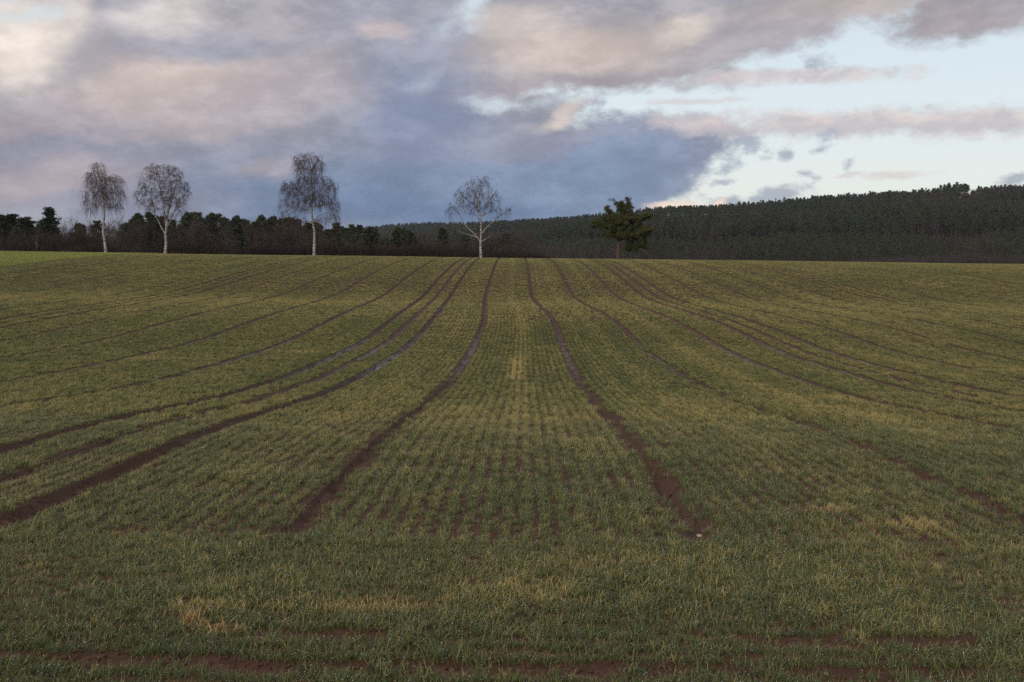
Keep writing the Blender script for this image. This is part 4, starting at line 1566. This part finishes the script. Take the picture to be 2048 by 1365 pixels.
for k in range(44):
    px = 5 + 150 * (k + rb.uniform(0, 1)) / 34
    d = rb.uniform(150, 170)
    LAB_S2 = 'tall leafless bush at the wood edge, ' + ('left of' if px < 60 else 'behind' if px < 90 else 'right of') + ' the young birch'
    gz = float(ground_z(at(px, d), d))
    H = (ZC + (CY - (470 + rb.uniform(-10, 14))) / F * d) - gz
    shr[int(rb.integers(0, 4))].place((at(px, d), d, gz), rb.uniform(0, 6.28), (1.1, 1.1, H / 2.4), LAB_S2, 'tall bushes at the wood edge on the left')
# taller thicket right of the hedge, round the last birch
for k in range(34):
    px = 815 + 240 * (k + rb.uniform(0, 1)) / 34
    d = rb.uniform(165, 200)
    put(belt_bare[int(rb.integers(0, 4))], px, d, 476 + rb.uniform(-10, 14), 'leafless brown tree in the low thicket, ' + ('at its left end' if px < 880 else zone(px)), 'low trees of the thicket behind the wide open birch', rb.uniform(1.1, 1.6), 9.0)
for px, d, top in ((803, 180, 460), (822, 178, 466), (884, 190, 458), (930, 190, 472), (1012, 186, 470), (1000, 190, 478)):
    put(belt_pines[int(rb.integers(0, 5))], px, d, top, 'small dark pine in the low thicket, ' + ('at its left end' if px < 870 else zone(px)), 'low trees of the thicket behind the wide open birch', 1.3)

# ------------------------------------------------------------------ wooded hill
def join_proto(name, parts, mats):
    V, Q, M, off = [], [], [], 0
    for k, (v, q) in enumerate(parts):
        V.append(v); Q.append(q + off); M.append(np.full(len(q), k)); off += len(v)
    me = np_mesh(name, np.concatenate(V), np.concatenate(Q), mat_idx=np.concatenate(M))
    for mm in mats: me.materials.append(mm)
    return bpy.data.objects.new(name, me)


hill_p = []
hill_kinds = []
for k in range(6):
    a, b_ = forest_pine(300 + k, 14.0, 24, 4, (.24, .28, .22, .20, .18, .17)[k], (.25, .20, .3, .58, .64, .15)[k], 11)
    hill_p.append(join_proto('hill_pine', [a, b_], [M_ftrunk, M_forest_y if k < 3 else M_forest]))
    mt = np_mesh('hill_pine_trunk', *a); mt.materials.append(M_ftrunk)
    mc = np_mesh('hill_pine_crown', *b_); mc.materials.append(M_forest_y)
    hill_kinds.append(Kind('pine_tree', [('trunk', mt, None), ('crown', mc, 'stuff')]))
hill_b = []
for k in range(4):
    V, q, fm, V2, q2 = bare_tree(340 + k, 14.0, 90, (.20, .24, .18, .22)[k], 4.0, .3)
    hill_b.append(join_proto('hill_bare', [(np.concatenate([V, V2]), np.concatenate([q, q2 + len(V)]))], [M_bare]))

rh = np.random.default_rng(77)
pts, hts, kinds_ = [], [], []
d = 440.0
while d < 1720:
    sp = 3.7 if d < 900 else 4.6
    xr = np.arange(at(560, d), at(2300, d), sp)
    xx = xr + rh.uniform(-.5, .5, len(xr)) * sp
    dd = d + rh.uniform(-.5, .5, len(xr)) * sp
    pts.append(np.stack([xx, dd], -1))
    d += sp
P2 = np.concatenate(pts)
pxs = CX + P2[:, 0] / P2[:, 1] * F
dr, df = RIDGE_D(pxs), FOOT_D(pxs)
sfrac = (P2[:, 1] - df) / (dr - df)
# stands of different age: young below, a taller stand with a bare lower edge, mixed wood near the top
lay = sfrac + 0.22 * (fbm(P2[:, 0] / 110, P2[:, 1] / 300, 15, 2) - .5)
H = np.where(lay < .24, 8.2, np.where(lay < .285, 0, np.where(lay < .46, 12.5, np.where(lay < .49, 4.0, np.where(lay < .66, 8.5, np.where(lay < .70, 0, 9.8))))))
H = H * rh.uniform(.72, 1.22, len(H)) * (0.9 + .25 * fbm(P2[:, 0] / 30, P2[:, 1] / 30, 16, 2))
old = ((lay >= .285) & (lay < .46)) | (lay > .70)
H = np.where(sfrac > .9, np.minimum(H, 9.6 * rh.uniform(.68, 1.2, len(H))), H)
notch = (np.abs(pxs - 1946) < 9) & (sfrac > .86)
keep = (sfrac > 0.0) & (sfrac < 1.03) & (H > 2) & ~notch
keep &= ~((np.abs(pxs - 1925) < 16) & (sfrac > .80) & (sfrac < .93))
decid = (fbm(P2[:, 0] / 45, P2[:, 1] / 90, 18, 3) > .53) & (rh.random(len(H)) < .7)
decid |= (np.abs(lay - .25) < .02) & (rh.random(len(H)) < .5)
H = np.where((np.abs(pxs - 1908) < 30) & (sfrac > .93), H * 1.3, H)
old = old[keep]
P2, H, decid, sfrac, pxs = P2[keep], H[keep], decid[keep], sfrac[keep], pxs[keep]
zg = ground_z(P2[:, 0], P2[:, 1]) - .3
order = np.argsort(P2[:, 1])
# the nearest pines one can tell apart stand as trees of their own
front = np.zeros(len(H), bool)
vis = (pxs > 1050) & (pxs < 2070) & (~decid) & (sfrac < .06)
fi = np.where(vis)[0]
fi = fi[np.argsort(P2[fi, 1])]
_, first_in_bin = np.unique(((pxs[fi] - 1050) / 5.4).astype(int), return_index=True)
fi = fi[first_in_bin]
front[fi] = True
for i in fi:
    hill_kinds[int(rh.integers(0, 3))].place((P2[i, 0], P2[i, 1], zg[i]), rh.uniform(0, 6.28), (H[i] / 14 * 1.25, H[i] / 14 * 1.25, H[i] / 14),
                                             'young dark pine at the hill foot, ' + zone(pxs[i]), 'front row of pines at the foot of the wooded hill')
pm = ~front & ~decid
scatter('hill_pine_forest', np.stack([P2[pm, 0], P2[pm, 1], zg[pm]], -1), hill_p, rh.uniform(0, 6.28, pm.sum()), H[pm] / 14.0,
        pick=np.where(old[pm], rh.integers(3, 6, pm.sum()), rh.integers(0, 3, pm.sum())))
bm_ = ~front & decid
scatter('hill_bare_woods', np.stack([P2[bm_, 0], P2[bm_, 1], zg[bm_]], -1), hill_b, rh.uniform(0, 6.28, bm_.sum()), H[bm_] / 14.0 * .92)
print('hill trees', pm.sum(), bm_.sum())
# evening air between the field and the hill
HAZE = 0.000085
ZMIN, ZMAX = float(ZZ_ALL.min()), float((zg + H).max())
hv = [(x, y, z) for z in (ZMIN - 1.5, ZMAX + 4) for y in (-1250, 3100) for x in (-2650, 2650)]
hq = [[0, 2, 3, 1], [4, 5, 7, 6], [0, 1, 5, 4], [2, 6, 7, 3], [0, 4, 6, 2], [1, 3, 7, 5]]
hm = bpy.data.materials.new('haze')
hm.use_nodes = True
ht = hm.node_tree
ht.nodes.clear()
pv = ht.nodes.new('ShaderNodeVolumePrincipled')
pv.inputs['Color'].default_value = (0.74, 0.84, 0.98, 1)
pv.inputs['Density'].default_value = HAZE
pv.inputs['Anisotropy'].default_value = 0.2
ho = ht.nodes.new('ShaderNodeOutputMaterial')
ht.links.new(pv.outputs[0], ho.inputs['Volume'])
obj('haze', np_mesh('haze', hv, [np.array(hq)]), hm, kind='stuff')
# brown scrub at the hill foot
scr = []
for k in range(4):
    V, q = shrub_mesh(400 + k, 4.0, 4.0, 70)
    V[:, :2] *= 1.2
    scr.append(proto('scrub', V, q, {}, [M_bare]))
n = 520
px = rh.uniform(1060, 2120, n)
dd = FOOT_D(px) - rh.uniform(4, 26, n)
xx = at(px, dd)
scatter('scrub_undergrowth', np.stack([xx, dd, ground_z(xx, dd) - .1], -1), scr, rh.uniform(0, 6.28, n), rh.uniform(.7, 1.3, n) * (0.75 + .5 * sstep(1650, 1850, px)))
